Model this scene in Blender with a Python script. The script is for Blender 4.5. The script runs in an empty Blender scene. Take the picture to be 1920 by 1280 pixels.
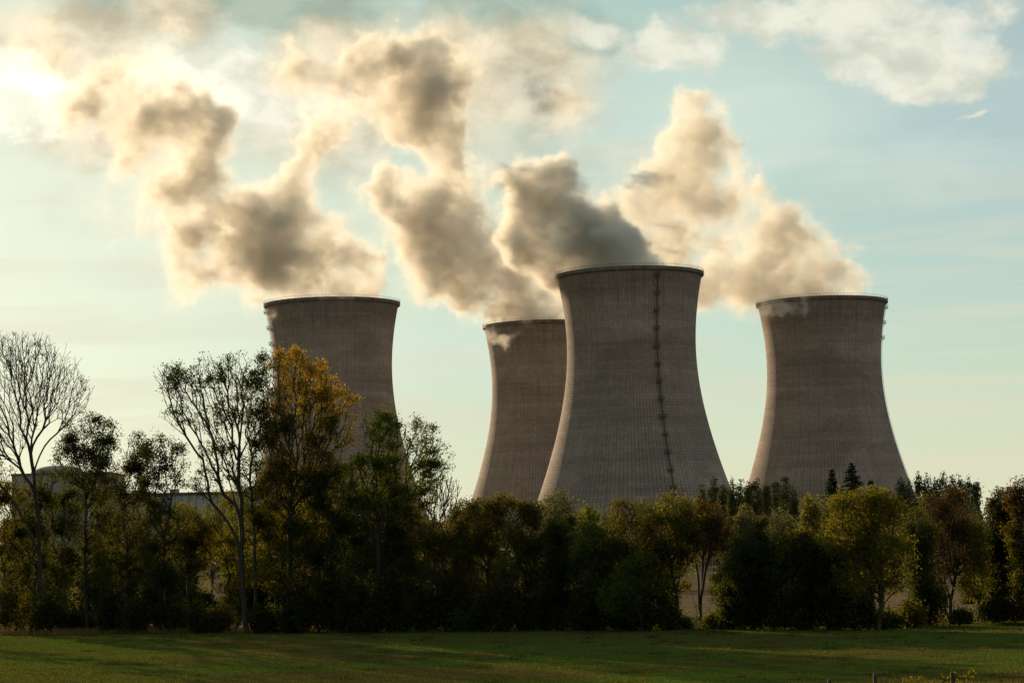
import bpy, math, random
from mathutils import Vector, Matrix
import numpy as np

R = math.radians
sc = bpy.context.scene
COL = sc.collection

# ------------------------------------------------------------------ camera
FPX = 4220.0                      # focal length in pixels of the 1920 wide photograph
cam_d = bpy.data.cameras.new('camera')
cam = bpy.data.objects.new('camera', cam_d)
COL.objects.link(cam)
cam_d.sensor_width = 36
cam_d.lens = FPX / 1920 * 36
cam_d.clip_start = 0.5
cam_d.clip_end = 40000
CAM_Z = 7.5
cam.location = (0, 0, CAM_Z)
M3 = Matrix.Rotation(R(90) + math.atan(390 / FPX), 3, 'X') @ Matrix.Rotation(-R(1.3), 3, 'Z')
cam.rotation_euler = M3.to_euler()
sc.camera = cam
CAM = cam.location.copy()


def ray(px, py):
    return M3 @ Vector(((px - 960) / FPX, (640 - py) / FPX, -1))


def at_y(px, py, Y):
    d = ray(px, py)
    return CAM + d * (Y / d.y)


def on_ground(px, py):
    d = ray(px, py)
    return CAM + d * (-CAM_Z / d.z)


# ------------------------------------------------------------------ light and exposure
SUN_AZ, SUN_EL = R(-26), R(13.5)      # azimuth measured from +Y, negative to the west (picture left)
sun_dir = Vector((math.sin(SUN_AZ) * math.cos(SUN_EL), math.cos(SUN_AZ) * math.cos(SUN_EL), math.sin(SUN_EL)))
sd = bpy.data.lights.new('sun', 'SUN')
sun = bpy.data.objects.new('sun', sd)
COL.objects.link(sun)
sd.energy = 4.1
sd.angle = R(0.5)
sd.color = (1.0, 0.76, 0.48)
sun.rotation_euler = sun_dir.to_track_quat('Z', 'Y').to_euler()
sun.location = sun_dir * 50

sc.view_settings.view_transform = 'Standard'
sc.view_settings.look = 'None'
sc.view_settings.gamma = 1
sc.view_settings.exposure = 0.585
sc.view_settings.use_curve_mapping = False
sc.cycles.use_denoising = True
sc.cycles.max_bounces = 8
sc.cycles.diffuse_bounces = 3
sc.cycles.glossy_bounces = 2
sc.cycles.transmission_bounces = 4
sc.cycles.volume_bounces = 4
sc.cycles.transparent_max_bounces = 8
sc.cycles.volume_step_rate = 2.0
sc.cycles.volume_max_steps = 256
sc.cycles.sample_clamp_indirect = 6.0
sc.cycles.caustics_reflective = False
sc.cycles.caustics_refractive = False


# ------------------------------------------------------------------ node helper
class NT:
    def __init__(self, tree):
        self.t = tree
        self.n = tree.nodes
        self.l = tree.links

    def node(self, typ, ins=None, **props):
        nd = self.n.new(typ)
        for k, v in props.items():
            setattr(nd, k, v)
        for k, v in (ins or {}).items():
            self.put(nd.inputs[k], v)
        return nd

    def put(self, sock, v):
        if isinstance(v, bpy.types.NodeSocket):
            self.l.new(v, sock)
        else:
            sock.default_value = v

    def m(self, op, *a, clamp=False):
        nd = self.n.new('ShaderNodeMath')
        nd.operation = op
        nd.use_clamp = clamp
        for i, v in enumerate(a):
            self.put(nd.inputs[i], v)
        return nd.outputs[0]

    def vm(self, op, *a):
        nd = self.n.new('ShaderNodeVectorMath')
        nd.operation = op
        for i, v in enumerate(a):
            self.put(nd.inputs[3 if (op == 'SCALE' and i == 1) else i], v)
        return nd.outputs['Value'] if op in ('LENGTH', 'DISTANCE', 'DOT_PRODUCT') else nd.outputs[0]

    def xyz(self, x, y, z):
        nd = self.n.new('ShaderNodeCombineXYZ')
        for i, v in enumerate((x, y, z)):
            self.put(nd.inputs[i], v)
        return nd.outputs[0]

    def sep(self, v):
        nd = self.n.new('ShaderNodeSeparateXYZ')
        self.l.new(v, nd.inputs[0])
        return nd.outputs

    def noise(self, vec, scale, detail=4.0, rough=0.55, dist=0.0, dim='3D', color=False):
        nd = self.n.new('ShaderNodeTexNoise')
        nd.noise_dimensions = dim
        self.put(nd.inputs['Vector'], vec)
        nd.inputs['Scale'].default_value = scale
        nd.inputs['Detail'].default_value = detail
        nd.inputs['Roughness'].default_value = rough
        nd.inputs['Distortion'].default_value = dist
        return nd.outputs[1 if color else 0]

    def ramp(self, v, lo, hi, a=0.0, b=1.0, smooth=True):
        nd = self.n.new('ShaderNodeMapRange')
        nd.interpolation_type = 'SMOOTHSTEP' if smooth else 'LINEAR'
        nd.clamp = True
        for i, x in enumerate((v, lo, hi, a, b)):
            self.put(nd.inputs[i], x)
        return nd.outputs[0]

    def mix(self, f, a, b, blend='MIX'):
        nd = self.n.new('ShaderNodeMix')
        nd.data_type = 'RGBA'
        nd.blend_type = blend
        self.put(nd.inputs[0], f)
        for k, v in ((6, a), (7, b)):
            self.put(nd.inputs[k], v if isinstance(v, bpy.types.NodeSocket) else (*v, 1.0)[:4])
        return nd.outputs[2]


def material(name):
    mt = bpy.data.materials.new(name)
    mt.use_nodes = True
    mt.node_tree.nodes.clear()
    t = NT(mt.node_tree)
    t.out = t.node('ShaderNodeOutputMaterial')
    return mt, t


# ------------------------------------------------------------------ sky
world = bpy.data.worlds.new('World')
sc.world = world
world.use_nodes = True
world.node_tree.nodes.clear()
w = NT(world.node_tree)
wout = w.node('ShaderNodeOutputWorld')
bg = w.node('ShaderNodeBackground')
w.l.new(bg.outputs[0], wout.inputs[0])
sky = w.node('ShaderNodeTexSky', sky_type='NISHITA', sun_disc=False)
sky.sun_elevation = SUN_EL
sky.sun_rotation = SUN_AZ       # clockwise from +Y, seen from above
sky.air_density = 1.0
sky.dust_density = 0.3
sky.ozone_density = 2.0
bg.inputs['Strength'].default_value = 0.08


def px_ang(px, py):
    d = ray(px, py).normalized()
    return math.atan2(d.x, d.y), math.asin(d.z)


def build_sky():
    tc = w.node('ShaderNodeTexCoord')
    v = tc.outputs['Generated']
    s = w.sep(v)
    az = w.m('ARCTAN2', s[0], s[1])
    el = w.m('ARCSINE', s[2])
    # the sky of an evening with some haze: pull the Nishita colours together, towards teal
    x = w.vm('SCALE', sky.outputs[0], 0.12)
    sx = w.sep(x)
    rt = w.xyz(*[w.m('POWER', sx[i], 0.5) for i in range(3)])
    rt = w.vm('DIVIDE', rt, w.vm('ADD', w.vm('SCALE', x, 0.20), (1, 1, 1)))
    base = w.vm('MULTIPLY', rt, (0.86 * 0.88 / 0.12, 0.89 / 0.12, 0.845 * 0.88 / 0.12))
    # distance from the sun
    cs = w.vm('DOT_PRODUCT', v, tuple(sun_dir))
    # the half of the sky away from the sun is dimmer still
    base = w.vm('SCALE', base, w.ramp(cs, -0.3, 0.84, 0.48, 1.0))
    col = base
    glow = w.ramp(cs, 0.885, 0.985)
    col = w.vm('ADD', col, w.vm('SCALE', w.xyz(0.22 * 8.33, 0.13 * 8.33, 0.075 * 8.33), glow))
    col = w.mix(w.m('MULTIPLY', w.ramp(el, 0.01, 0.10, 1.0, 0.0), 0.45), col, (0.83 * 8.33, 0.74 * 8.33, 0.54 * 8.33))
    far = w.m('MULTIPLY', w.ramp(az, 0.06, 0.24), w.ramp(el, 0.07, 0.17))
    col = w.mix(w.m('MULTIPLY', far, 0.45), col, (0.47 * 8.33, 0.57 * 8.33, 0.64 * 8.33))
    # streaks of thin cirrus low over the horizon
    p = w.xyz(w.m('MULTIPLY', az, 6.0), w.m('MULTIPLY', el, 75.0), 3.1)
    n = w.noise(p, 1.0, 5, 0.55, 0.4)
    streak = w.m('MULTIPLY', w.ramp(n, 0.42, 0.66), w.ramp(el, 0.02, 0.22, 1.0, 0.35))
    # placed cloud banks (fractal edges)
    q = w.xyz(w.m('MULTIPLY', az, 26.0), w.m('MULTIPLY', el, 38.0), 7.7)
    n2 = w.noise(q, 1.0, 8, 0.58, 0.6)
    n3 = w.noise(q, 0.55, 4, 0.5)
    warp = w.vm('SCALE', w.vm('SUBTRACT', w.noise(q, 0.7, 5, 0.6, color=True), (0.5, 0.5, 0.5)), 0.05)
    ws = w.sep(warp)
    azw, elw = w.m('ADD', az, ws[0]), w.m('ADD', el, ws[1])

    def bank(items):
        tot = None
        for (px, py, rx, ry, wt) in items:
            a0, e0 = px_ang(px, py)
            dx = w.m('DIVIDE', w.m('SUBTRACT', azw, a0), rx / FPX)
            dy = w.m('DIVIDE', w.m('SUBTRACT', elw, e0), ry / FPX)
            d2 = w.m('ADD', w.m('MULTIPLY', dx, dx), w.m('MULTIPLY', dy, dy))
            g = w.m('MULTIPLY', w.m('SUBTRACT', 1.0, w.m('MULTIPLY', d2, 0.5), clamp=True), wt)
            tot = g if tot is None else w.m('MAXIMUM', tot, g)
        return tot
    white = bank(BANKS_WHITE)
    warm = bank(BANKS_WARM)
    dark = bank(BANKS_DARK)
    cw = w.ramp(w.m('ADD', white, w.m('MULTIPLY', w.m('SUBTRACT', n2, 0.5), 1.3)), 0.34, 0.85)
    cm = w.ramp(w.m('ADD', warm, w.m('MULTIPLY', w.m('SUBTRACT', n3, 0.5), 1.5)), 0.30, 0.9)
    veil = bank([(1330, 220, 330, 170, .8), (1650, 330, 260, 60, .5), (860, 640, 300, 60, .5), (1450, 640, 260, 40, .4)])
    cv = w.ramp(w.m('ADD', veil, w.m('MULTIPLY', w.m('SUBTRACT', n3, 0.5), 0.9)), 0.1, 0.95)
    cd = w.ramp(w.m('ADD', dark, w.m('MULTIPLY', w.m('SUBTRACT', n3, 0.5), 1.2)), 0.25, 0.95)
    # everything further expressed against the clear sky's own radiance
    k = 1.0 / 0.12
    shade = w.ramp(w.noise(q, 1.3, 5, 0.55, 0.3), 0.35, 0.62)
    sunny = w.ramp(cs, 0.93, 0.975)
    lit = w.m('MULTIPLY_ADD', sunny, 0.55, 1.0)
    whitecol = w.vm('SCALE', w.mix(shade, (0.66 * k, 0.67 * k, 0.55 * k), (0.93 * k, 0.90 * k, 0.75 * k)), lit)
    warmcol = w.mix(shade, (0.62 * k, 0.50 * k, 0.34 * k), (0.95 * k, 0.82 * k, 0.60 * k))
    darkcol = w.mix(shade, (0.26 * k, 0.36 * k, 0.29 * k), (0.42 * k, 0.50 * k, 0.40 * k))
    col = w.mix(w.m('MULTIPLY', streak, 0.5), col, (0.76 * k, 0.72 * k, 0.55 * k))
    col = w.mix(w.m('MULTIPLY', cv, 0.5), col, (0.76 * k, 0.86 * k, 0.76 * k))
    col = w.mix(w.m('MULTIPLY', cd, 0.75), col, darkcol)
    col = w.mix(w.m('MULTIPLY', cm, 0.7), col, warmcol)
    col = w.mix(w.m('MULTIPLY', cw, 0.85), col, whitecol)
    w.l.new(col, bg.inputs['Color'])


BANKS_WHITE = [(1500, 30, 230, 60, 1.0), (1690, 60, 200, 85, 1.0), (1730, 140, 110, 55, 1.0), (1830, 110, 80, 50, .8), (1250, 95, 100, 50, .95),
               (1120, 40, 60, 35, .7), (1800, 238, 26, 9, .5), (1825, 230, 22, 9, .5), (420, 150, 150, 60, .9), (10, 190, 160, 85, 1.15), (300, 130, 130, 50, .7), (560, 190, 100, 60, .8),
               (1010, 170, 60, 30, .6)]
BANKS_WARM = [(70, 90, 210, 100, 1.0), (330, 50, 110, 80, .9), (700, 130, 260, 110, 1.0), (1000, 160, 190, 130, .9), (250, 190, 230, 130, .9),
              (600, 250, 180, 140, .8), (900, 270, 190, 140, .7), (560, 400, 220, 140, .45), (800, 430, 220, 140, .5), (1180, 330, 160, 130, .5), (1300, 440, 160, 120, .45), (230, 430, 150, 130, .45), (380, 480, 120, 100, .4)]
BANKS_DARK = [(420, 10, 330, 60, 1.0), (180, 20, 120, 40, .8), (640, 20, 160, 60, .9), (1000, 60, 210, 80, .9), (900, 10, 120, 40, .8),
              (1880, 60, 120, 80, .5)]
build_sky()


# ------------------------------------------------------------------ object helpers
def tag(o, label=None, cat=None, group=None, kind=None):
    for k, v in (('label', label), ('category', cat), ('group', group), ('kind', kind)):
        if v:
            o[k] = v
    return o


def empty(name, loc):
    o = bpy.data.objects.new(name, None)
    o.empty_display_size = 1
    COL.objects.link(o)
    o.location = loc
    return o


def mesh_obj(name, verts, faces, mat, parent=None, loc=None, smooth=False):
    """faces: list of tuples, or an (n, k) integer array."""
    me = bpy.data.meshes.new(name)
    verts = np.asarray(verts, dtype=np.float32)
    if isinstance(faces, np.ndarray):
        n, k = faces.shape
        me.vertices.add(len(verts))
        me.vertices.foreach_set('co', verts.ravel())
        me.loops.add(n * k)
        me.loops.foreach_set('vertex_index', faces.astype(np.int32).ravel())
        me.polygons.add(n)
        me.polygons.foreach_set('loop_start', np.arange(0, n * k, k, dtype=np.int32))
        me.update(calc_edges=True)
    else:
        me.from_pydata([tuple(map(float, v)) for v in verts], [], faces)
    if smooth:
        me.polygons.foreach_set('use_smooth', [True] * len(me.polygons))
    me.materials.append(mat)
    o = bpy.data.objects.new(name, me)
    COL.objects.link(o)
    if loc is not None:
        o.location = loc
    if parent is not None:
        o.parent = parent
    return o


class MB:
    """collects boxes and bars into one mesh"""
    def __init__(self):
        self.v, self.f = [], []

    def hexa(self, c8):
        b = len(self.v)
        self.v += [tuple(c) for c in c8]
        for q in ((0, 3, 2, 1), (4, 5, 6, 7), (0, 1, 5, 4), (1, 2, 6, 5), (2, 3, 7, 6), (3, 0, 4, 7)):
            self.f.append(tuple(b + i for i in q))

    def box(self, x0, y0, z0, x1, y1, z1):
        self.hexa([(x0, y0, z0), (x1, y0, z0), (x1, y1, z0), (x0, y1, z0), (x0, y0, z1), (x1, y0, z1), (x1, y1, z1), (x0, y1, z1)])

    def bar(self, a, b, r):
        a, b = Vector(a), Vector(b)
        d = (b - a).normalized()
        u = d.orthogonal().normalized() * r
        v = d.cross(u).normalized() * r
        self.hexa([a - u - v, a + u - v, a + u + v, a - u + v, b - u - v, b + u - v, b + u + v, b - u + v])

    def build(self, name, mat, parent=None, loc=None):
        return mesh_obj(name, self.v, self.f, mat, parent, loc)


def principled(t, color, rough=0.9, spec=0.2, normal=None):
    b = t.node('ShaderNodeBsdfPrincipled')
    if isinstance(color, bpy.types.NodeSocket):
        t.l.new(color, b.inputs['Base Color'])
    else:
        b.inputs['Base Color'].default_value = (*color, 1)
    b.inputs['Roughness'].default_value = rough
    b.inputs['Specular IOR Level'].default_value = spec
    if normal is not None:
        t.l.new(normal, b.inputs['Normal'])
    return b


def plain(name, color, rough=0.8, var=0.25, scale=1.5, spec=0.2):
    mt, t = material(name)
    tc = t.node('ShaderNodeTexCoord')
    n = t.noise(tc.outputs['Object'], scale, 5, 0.6)
    c = t.mix(t.ramp(n, 0.3, 0.7), tuple(x * (1 - var) for x in color), tuple(x * (1 + var) for x in color))
    t.l.new(principled(t, c, rough, spec).outputs[0], t.out.inputs[0])
    return mt


# ------------------------------------------------------------------ ground
def m_field():
    mt, t = material('field_grass')
    tc = t.node('ShaderNodeTexCoord')
    o = tc.outputs['Object']
    big = t.noise(t.vm('MULTIPLY', o, (0.6, 1.0, 1)), 0.06, 5, 0.6)
    mid = t.noise(t.vm('MULTIPLY', o, (0.5, 1.0, 1)), 0.45, 5, 0.65)
    fine = t.noise(o, 4.0, 5, 0.7)
    c = t.mix(t.ramp(big, 0.40, 0.60), (0.088, 0.072, 0.020), (0.062, 0.104, 0.014))
    c = t.mix(t.ramp(mid, 0.45, 0.75), c, (0.056, 0.045, 0.013))
    c = t.mix(t.ramp(fine, 0.25, 0.8), t.vm('SCALE', c, 0.55), t.vm('SCALE', c, 1.5))
    b = t.node('ShaderNodeBump')
    b.inputs['Strength'].default_value = 0.9
    b.inputs['Distance'].default_value = 0.12
    t.l.new(t.m('ADD', fine, t.m('MULTIPLY', mid, 2.0)), b.inputs['Height'])
    t.l.new(principled(t, c, 1.0, 0.0, b.outputs[0]).outputs[0], t.out.inputs[0])
    return mt


def m_ground():
    mt, t = material('ploughed_ground')
    tc = t.node('ShaderNodeTexCoord')
    o = tc.outputs['Object']
    big = t.noise(o, 0.012, 4, 0.6)
    mid = t.noise(t.vm('MULTIPLY', o, (0.4, 1.0, 1)), 0.25, 6, 0.65)
    fine = t.noise(o, 2.0, 5, 0.7)
    c = t.mix(t.ramp(big, 0.40, 0.60), (0.16, 0.105, 0.068), (0.105, 0.095, 0.045))
    c = t.mix(t.ramp(mid, 0.4, 0.75), c, (0.20, 0.14, 0.085))
    c = t.mix(t.ramp(fine, 0.25, 0.8), t.vm('SCALE', c, 0.7), t.vm('SCALE', c, 1.3))
    b = t.node('ShaderNodeBump')
    b.inputs['Strength'].default_value = 0.8
    b.inputs['Distance'].default_value = 0.25
    t.l.new(t.m('ADD', fine, mid), b.inputs['Height'])
    t.l.new(principled(t, c, 1.0, 0.0, b.outputs[0]).outputs[0], t.out.inputs[0])
    return mt


M_FIELD, M_GROUND = m_field(), m_ground()
g_ = mesh_obj('ground', [(-9000, -300, -0.7), (9000, -300, -0.7), (9000, 15000, -0.7), (-9000, 15000, -0.7)], [(0, 1, 2, 3)], M_GROUND)
tag(g_, kind='structure')


def field_z(x, y):
    return 0.22 * math.sin(x * 0.045 + 1.2 + y * 0.02) * math.sin(y * 0.05 + 0.4) + 0.10 * math.sin(x * 0.13 + y * 0.09)


def edge_y(x):          # far edge of the mown field
    return 214 - 0.35 * x if x < 0 else 214 - 0.02 * x


fx = np.linspace(-160, 160, 161)
fv, ff = [], []
NY = 110
for i, x in enumerate(fx):
    y1 = edge_y(x) + 1.2 * math.sin(x * 0.3) + 0.6 * math.sin(x * 1.1)
    for j in range(NY):
        y = -200 + (y1 + 200) * (1 - (1 - j / (NY - 1)) ** 1.6)
        fv.append((x, y, field_z(x, y) * min(1, (y1 - y) / 12)))
        if i < 160 and j < NY - 1:
            a = i * NY + j
            ff.append((a, a + NY, a + NY + 1, a + 1))
tag(mesh_obj('field', fv, ff, M_FIELD, smooth=True), kind='structure')


# ------------------------------------------------------------------ cooling towers
def m_tower():
    mt, t = material('tower_concrete')
    tc = t.node('ShaderNodeTexCoord')
    o = tc.outputs['Object']
    s = t.sep(o)
    ang = t.m('MULTIPLY', t.m('ARCTAN2', s[0], s[1]), 144 / (2 * math.pi))
    zz = t.m('DIVIDE', s[2], 1.32)
    fa = t.m('ABSOLUTE', t.m('SUBTRACT', t.m('FRACT', ang), 0.5))
    fz = t.m('ABSOLUTE', t.m('SUBTRACT', t.m('FRACT', zz), 0.5))
    la = t.ramp(fa, 0.34, 0.46)
    lz = t.ramp(fz, 0.38, 0.47)
    # each cast panel has its own tone
    cell = t.node('ShaderNodeTexWhiteNoise', noise_dimensions='3D')
    t.l.new(t.xyz(t.m('FLOOR', ang), t.m('FLOOR', zz), 0.0), cell.inputs['Vector'])
    strip = t.node('ShaderNodeTexWhiteNoise', noise_dimensions='1D')
    t.l.new(t.m('FLOOR', zz), strip.inputs['W'])
    inf = t.node('ShaderNodeObjectInfo')
    off = t.vm('ADD', o, t.vm('SCALE', inf.outputs['Location'], 0.31))
    blot = t.noise(t.vm('MULTIPLY', off, (1, 1, 2.2)), 0.035, 5, 0.6, 0.5)
    streak = t.noise(t.xyz(t.m('MULTIPLY', ang, 0.9), t.m('MULTIPLY', s[2], 0.03), 0.0), 1.0, 4, 0.6)
    spots = t.noise(off, 0.6, 6, 0.75)
    c = t.mix(t.ramp(blot, 0.30, 0.70), (0.28, 0.212, 0.168), (0.41, 0.312, 0.252))
    c = t.mix(t.m('MULTIPLY', t.ramp(streak, 0.42, 0.70), 0.55), c, (0.26, 0.205, 0.165))
    band = t.noise(t.xyz(0.0, 0.0, t.m('ADD', t.m('MULTIPLY', s[2], 0.075), t.m('MULTIPLY', blot, 1.2))), 1.0, 4, 0.6)
    c = t.vm('SCALE', c, t.ramp(band, 0.35, 0.65, 0.88, 1.08))
    c = t.vm('SCALE', c, t.ramp(t.m('ADD', s[2], t.m('MULTIPLY', streak, 16.0)), 118.0, 133.0, 1.0, 0.72))
    c = t.vm('SCALE', c, t.ramp(cell.outputs[0], 0, 1, 0.93, 1.07, False))
    c = t.vm('SCALE', c, t.ramp(strip.outputs[0], 0, 1, 0.93, 1.07, False))
    c = t.vm('SCALE', c, t.ramp(spots, 0.25, 0.75, 0.85, 1.15, False))
    c = t.vm('SCALE', c, t.m('SUBTRACT', 1.0, t.m('MULTIPLY', la, 0.24)))
    c = t.vm('SCALE', c, t.m('SUBTRACT', 1.0, t.m('MULTIPLY', lz, 0.14)))
    b = t.node('ShaderNodeBump')
    b.inputs['Strength'].default_value = 0.7
    b.inputs['Distance'].default_value = 0.3
    t.l.new(t.m('ADD', t.m('MULTIPLY', la, -1.0), t.m('ADD', t.m('MULTIPLY', lz, -0.6), spots)), b.inputs['Height'])
    t.l.new(principled(t, c, 0.9, 0.2, b.outputs[0]).outputs[0], t.out.inputs[0])
    return mt


M_TOWER = m_tower()
M_RIM = plain('rim_concrete', (0.17, 0.145, 0.12), 0.9, 0.3, 0.5)
M_STEEL = plain('dark_steel', (0.055, 0.05, 0.045), 0.6, 0.2)
mt, t = material('red_lamp')
e = t.node('ShaderNodeEmission')
e.inputs[0].default_value = (1, 0.05, 0.02, 1)
e.inputs[1].default_value = 0.5
t.l.new(e.outputs[0], t.out.inputs[0])
M_RED = mt
M_LADDER = plain('galvanised_steel', (0.14, 0.115, 0.092), 0.6, 0.2)
TOWER_H = 127.0


def tower_r(z):
    return 28.3 * math.sqrt(1 + ((z - 95) / (58.5 if z < 95 else 60)) ** 2)


def lathe(profile, seg=160, closed=False):
    v, f = [], []
    n = len(profile)
    for i in range(seg):
        a = 2 * math.pi * i / seg
        ca, sa = math.cos(a), math.sin(a)
        v += [(r * ca, r * sa, z) for r, z in profile]
    for i in range(seg):
        for j in range(n if closed else n - 1):
            a, b = i * n + j, ((i + 1) % seg) * n + j
            a2, b2 = i * n + (j + 1) % n, ((i + 1) % seg) * n + (j + 1) % n
            f.append((a, b, b2, a2))
    return v, f


_zs = [8 + (125.6 - 8) * k / 54 for k in range(55)]
SHELL = [(tower_r(z), z) for z in _zs] + [(tower_r(z) - 0.7, z) for z in reversed(_zs)]
_rt = tower_r(125.6)
RIM = [(_rt - 0.72, 125.0), (_rt + 0.05, 125.0), (_rt + 1.0, 125.7), (_rt + 1.05, 127.0), (_rt + 0.7, 127.05), (_rt + 0.65, 126.2), (_rt - 0.72, 126.2)]


def tower(label, px, py, ladder_deg=None):
    d = ray(px, py)
    p = CAM + d * ((TOWER_H - CAM_Z) / d.z)
    root = empty('cooling_tower', (p.x, p.y, 0))
    tag(root, label, 'cooling tower', 'hyperboloid cooling towers of the power station')
    v, f = lathe(SHELL, closed=True)
    mesh_obj('shell', v, f, M_TOWER, root, smooth=True)
    v, f = lathe(RIM, closed=True)
    rim = mesh_obj('rim', v, f, M_RIM, root)
    # raking columns under the shell and the basin wall they stand in
    for k in range(48):
        m = MB()
        a0, a1 = 2 * math.pi * k / 48, 2 * math.pi * (k + 0.5) / 48
        rb, rt = tower_r(0) + 1, tower_r(8) - 0.35
        for s in (a0, a0 + 2 * math.pi / 48):
            m.bar((rb * math.cos(s), rb * math.sin(s), -0.3), (rt * math.cos(a1), rt * math.sin(a1), 8.2), 0.4)
        m.build('column', M_RIM, root)
    m = MB()
    ro = _rt + 0.95
    for k in range(120):
        a = 2 * math.pi * k / 120
        b = 2 * math.pi * (k + 1) / 120
        m.bar((ro * math.cos(a), ro * math.sin(a), 127.0), (ro * math.cos(a), ro * math.sin(a), 128.0), 0.035)
        m.bar((ro * math.cos(a), ro * math.sin(a), 128.0), (ro * math.cos(b), ro * math.sin(b), 128.0), 0.035)
    m.build('railing', M_STEEL, rim)
    if ladder_deg is not None:
        # angle measured from the direction towards the camera, positive to the picture's right
        base = math.atan2(-p.y, -p.x)
        a = base + R(ladder_deg)
        er, et = Vector((math.cos(a), math.sin(a), 0)), Vector((-math.sin(a), math.cos(a), 0))
        lad = MB()
        z = 9.0
        while z < 125.5:
            z2 = min(z + 1.5, 126.5)
            side = 0.15
            for off in (-0.32, 0.32):
                lad.bar(er * (tower_r(z) + 0.35) + et * (off + side) + Vector((0, 0, z)), er * (tower_r(z2) + 0.35) + et * (off + side) + Vector((0, 0, z2)), 0.06)
            for zz in (z + 0.3, z + 0.8, z + 1.3):
                lad.bar(er * (tower_r(zz) + 0.35) + et * (side - 0.32) + Vector((0, 0, zz)), er * (tower_r(zz) + 0.35) + et * (side + 0.32) + Vector((0, 0, zz)), 0.035)
            # safety cage hoop
            if abs(ladder_deg) > 60:
                z += 1.5
                continue
            hp = [er * (tower_r(z) + 0.35 + h) + et * (side + o_) + Vector((0, 0, z)) for h, o_ in ((0, -.38), (.6, -.38), (.8, 0), (.6, .38), (0, .38))]
            for q0, q1 in zip(hp, hp[1:]):
                lad.bar(q0, q1, 0.04)
            h2 = [er * (tower_r(z2) + 0.35 + h) + et * (side + o_) + Vector((0, 0, z2)) for h, o_ in ((.6, -.38), (.8, 0), (.6, .38))]
            for q0, q1 in zip(hp[1:4], h2):
                lad.bar(q0, q1, 0.035)
            z += 1.5
        lad.build('ladder', M_LADDER, root)
        for k in range(15) if abs(ladder_deg) < 60 else range(9 if ladder_deg < 0 else 12, 15):
            z = 16.6 + 7.6 * k
            r0 = tower_r(z)
            pl = MB()
            c = [er * (r0 + h) + et * o_ + Vector((0, 0, z + dz)) for dz in (0, 0.18) for h, o_ in ((0.02, -1.25), (1.5, -1.25), (1.5, 1.25), (0.02, 1.25))]
            pl.hexa(c)
            for h, o_ in ((0.1, -1.2), (1.45, -1.2), (1.45, 0), (1.45, 1.2), (0.1, 1.2)):
                pl.bar(er * (r0 + h) + et * o_ + Vector((0, 0, z + .18)), er * (r0 + h) + et * o_ + Vector((0, 0, z + 1.3)), 0.05)
            for hz in (0.75, 1.3):
                q = [er * (r0 + h) + et * o_ + Vector((0, 0, z + hz)) for h, o_ in ((0.1, -1.2), (1.45, -1.2), (1.45, 1.2), (0.1, 1.2))]
                for q0, q1 in zip(q, q[1:]):
                    pl.bar(q0, q1, 0.045)
            pl.bar(er * (r0 + 0.02) + et * -1.1 + Vector((0, 0, z - 1.1)), er * (r0 + 1.4) + et * -1.1 + Vector((0, 0, z)), 0.06)
            pl.bar(er * (r0 + 0.02) + et * 1.1 + Vector((0, 0, z - 1.1)), er * (r0 + 1.4) + et * 1.1 + Vector((0, 0, z)), 0.06)
            plo = pl.build('platform', M_LADDER if abs(ladder_deg) < 60 else M_STEEL, root)
            if k == 5 and ladder_deg > 0 and ladder_deg < 60:
                lm = MB()
                cc = er * (r0 + 1.7) + et * 0.9 + Vector((0, 0, z + 1.4))
                lm.box(cc.x - .13, cc.y - .13, cc.z - .16, cc.x + .13, cc.y + .13, cc.z + .16)
                lm.build('warning_lamp', M_RED, plo)
    return root, p


TOWERS = {}
TOWERS['big'] = tower('biggest cooling tower, whole front in view with ladder and small platforms running up it', 1180, 515, 22.5)
TOWERS['left'] = tower('cooling tower behind the yellow and orange tree, caged platforms sticking out of its left edge', 622.5, 570, -88)
TOWERS['back'] = tower('cooling tower half hidden behind the biggest one, steam spilling over its rim', 1019, 610)
TOWERS['right'] = tower('cooling tower standing alone with poplars and a dark fir at its foot', 1540.5, 567, 88)


# ------------------------------------------------------------------ plant buildings at the far left
def m_cladding(name, ca, cb, step):
    mt, t = material(name)
    tc = t.node('ShaderNodeTexCoord')
    o = tc.outputs['Object']
    s = t.sep(o)
    fa = t.m('ABSOLUTE', t.m('SUBTRACT', t.m('FRACT', t.m('DIVIDE', t.m('ADD', s[0], t.m('MULTIPLY', s[1], 0.7)), step)), 0.5))
    n = t.noise(t.vm('MULTIPLY', o, (1, 1, .25)), 0.25, 5, 0.6)
    c = t.mix(t.ramp(n, 0.3, 0.7), ca, cb)
    c = t.vm('SCALE', c, t.ramp(fa, 0.36, 0.46, 1.0, 0.55))
    t.l.new(principled(t, c, 0.7, 0.3).outputs[0], t.out.inputs[0])
    return mt


M_CLAD = m_cladding('pale_cladding', (0.33, 0.31, 0.27), (0.45, 0.42, 0.37), 3.0)
M_CLAD2 = m_cladding('concrete_panels', (0.26, 0.24, 0.21), (0.34, 0.32, 0.28), 6.0)
M_ROOF = plain('roof_edge', (0.10, 0.095, 0.085), 0.8, 0.2, 0.3)


def pt(px, py, Y):
    return at_y(px, py, Y)


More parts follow.
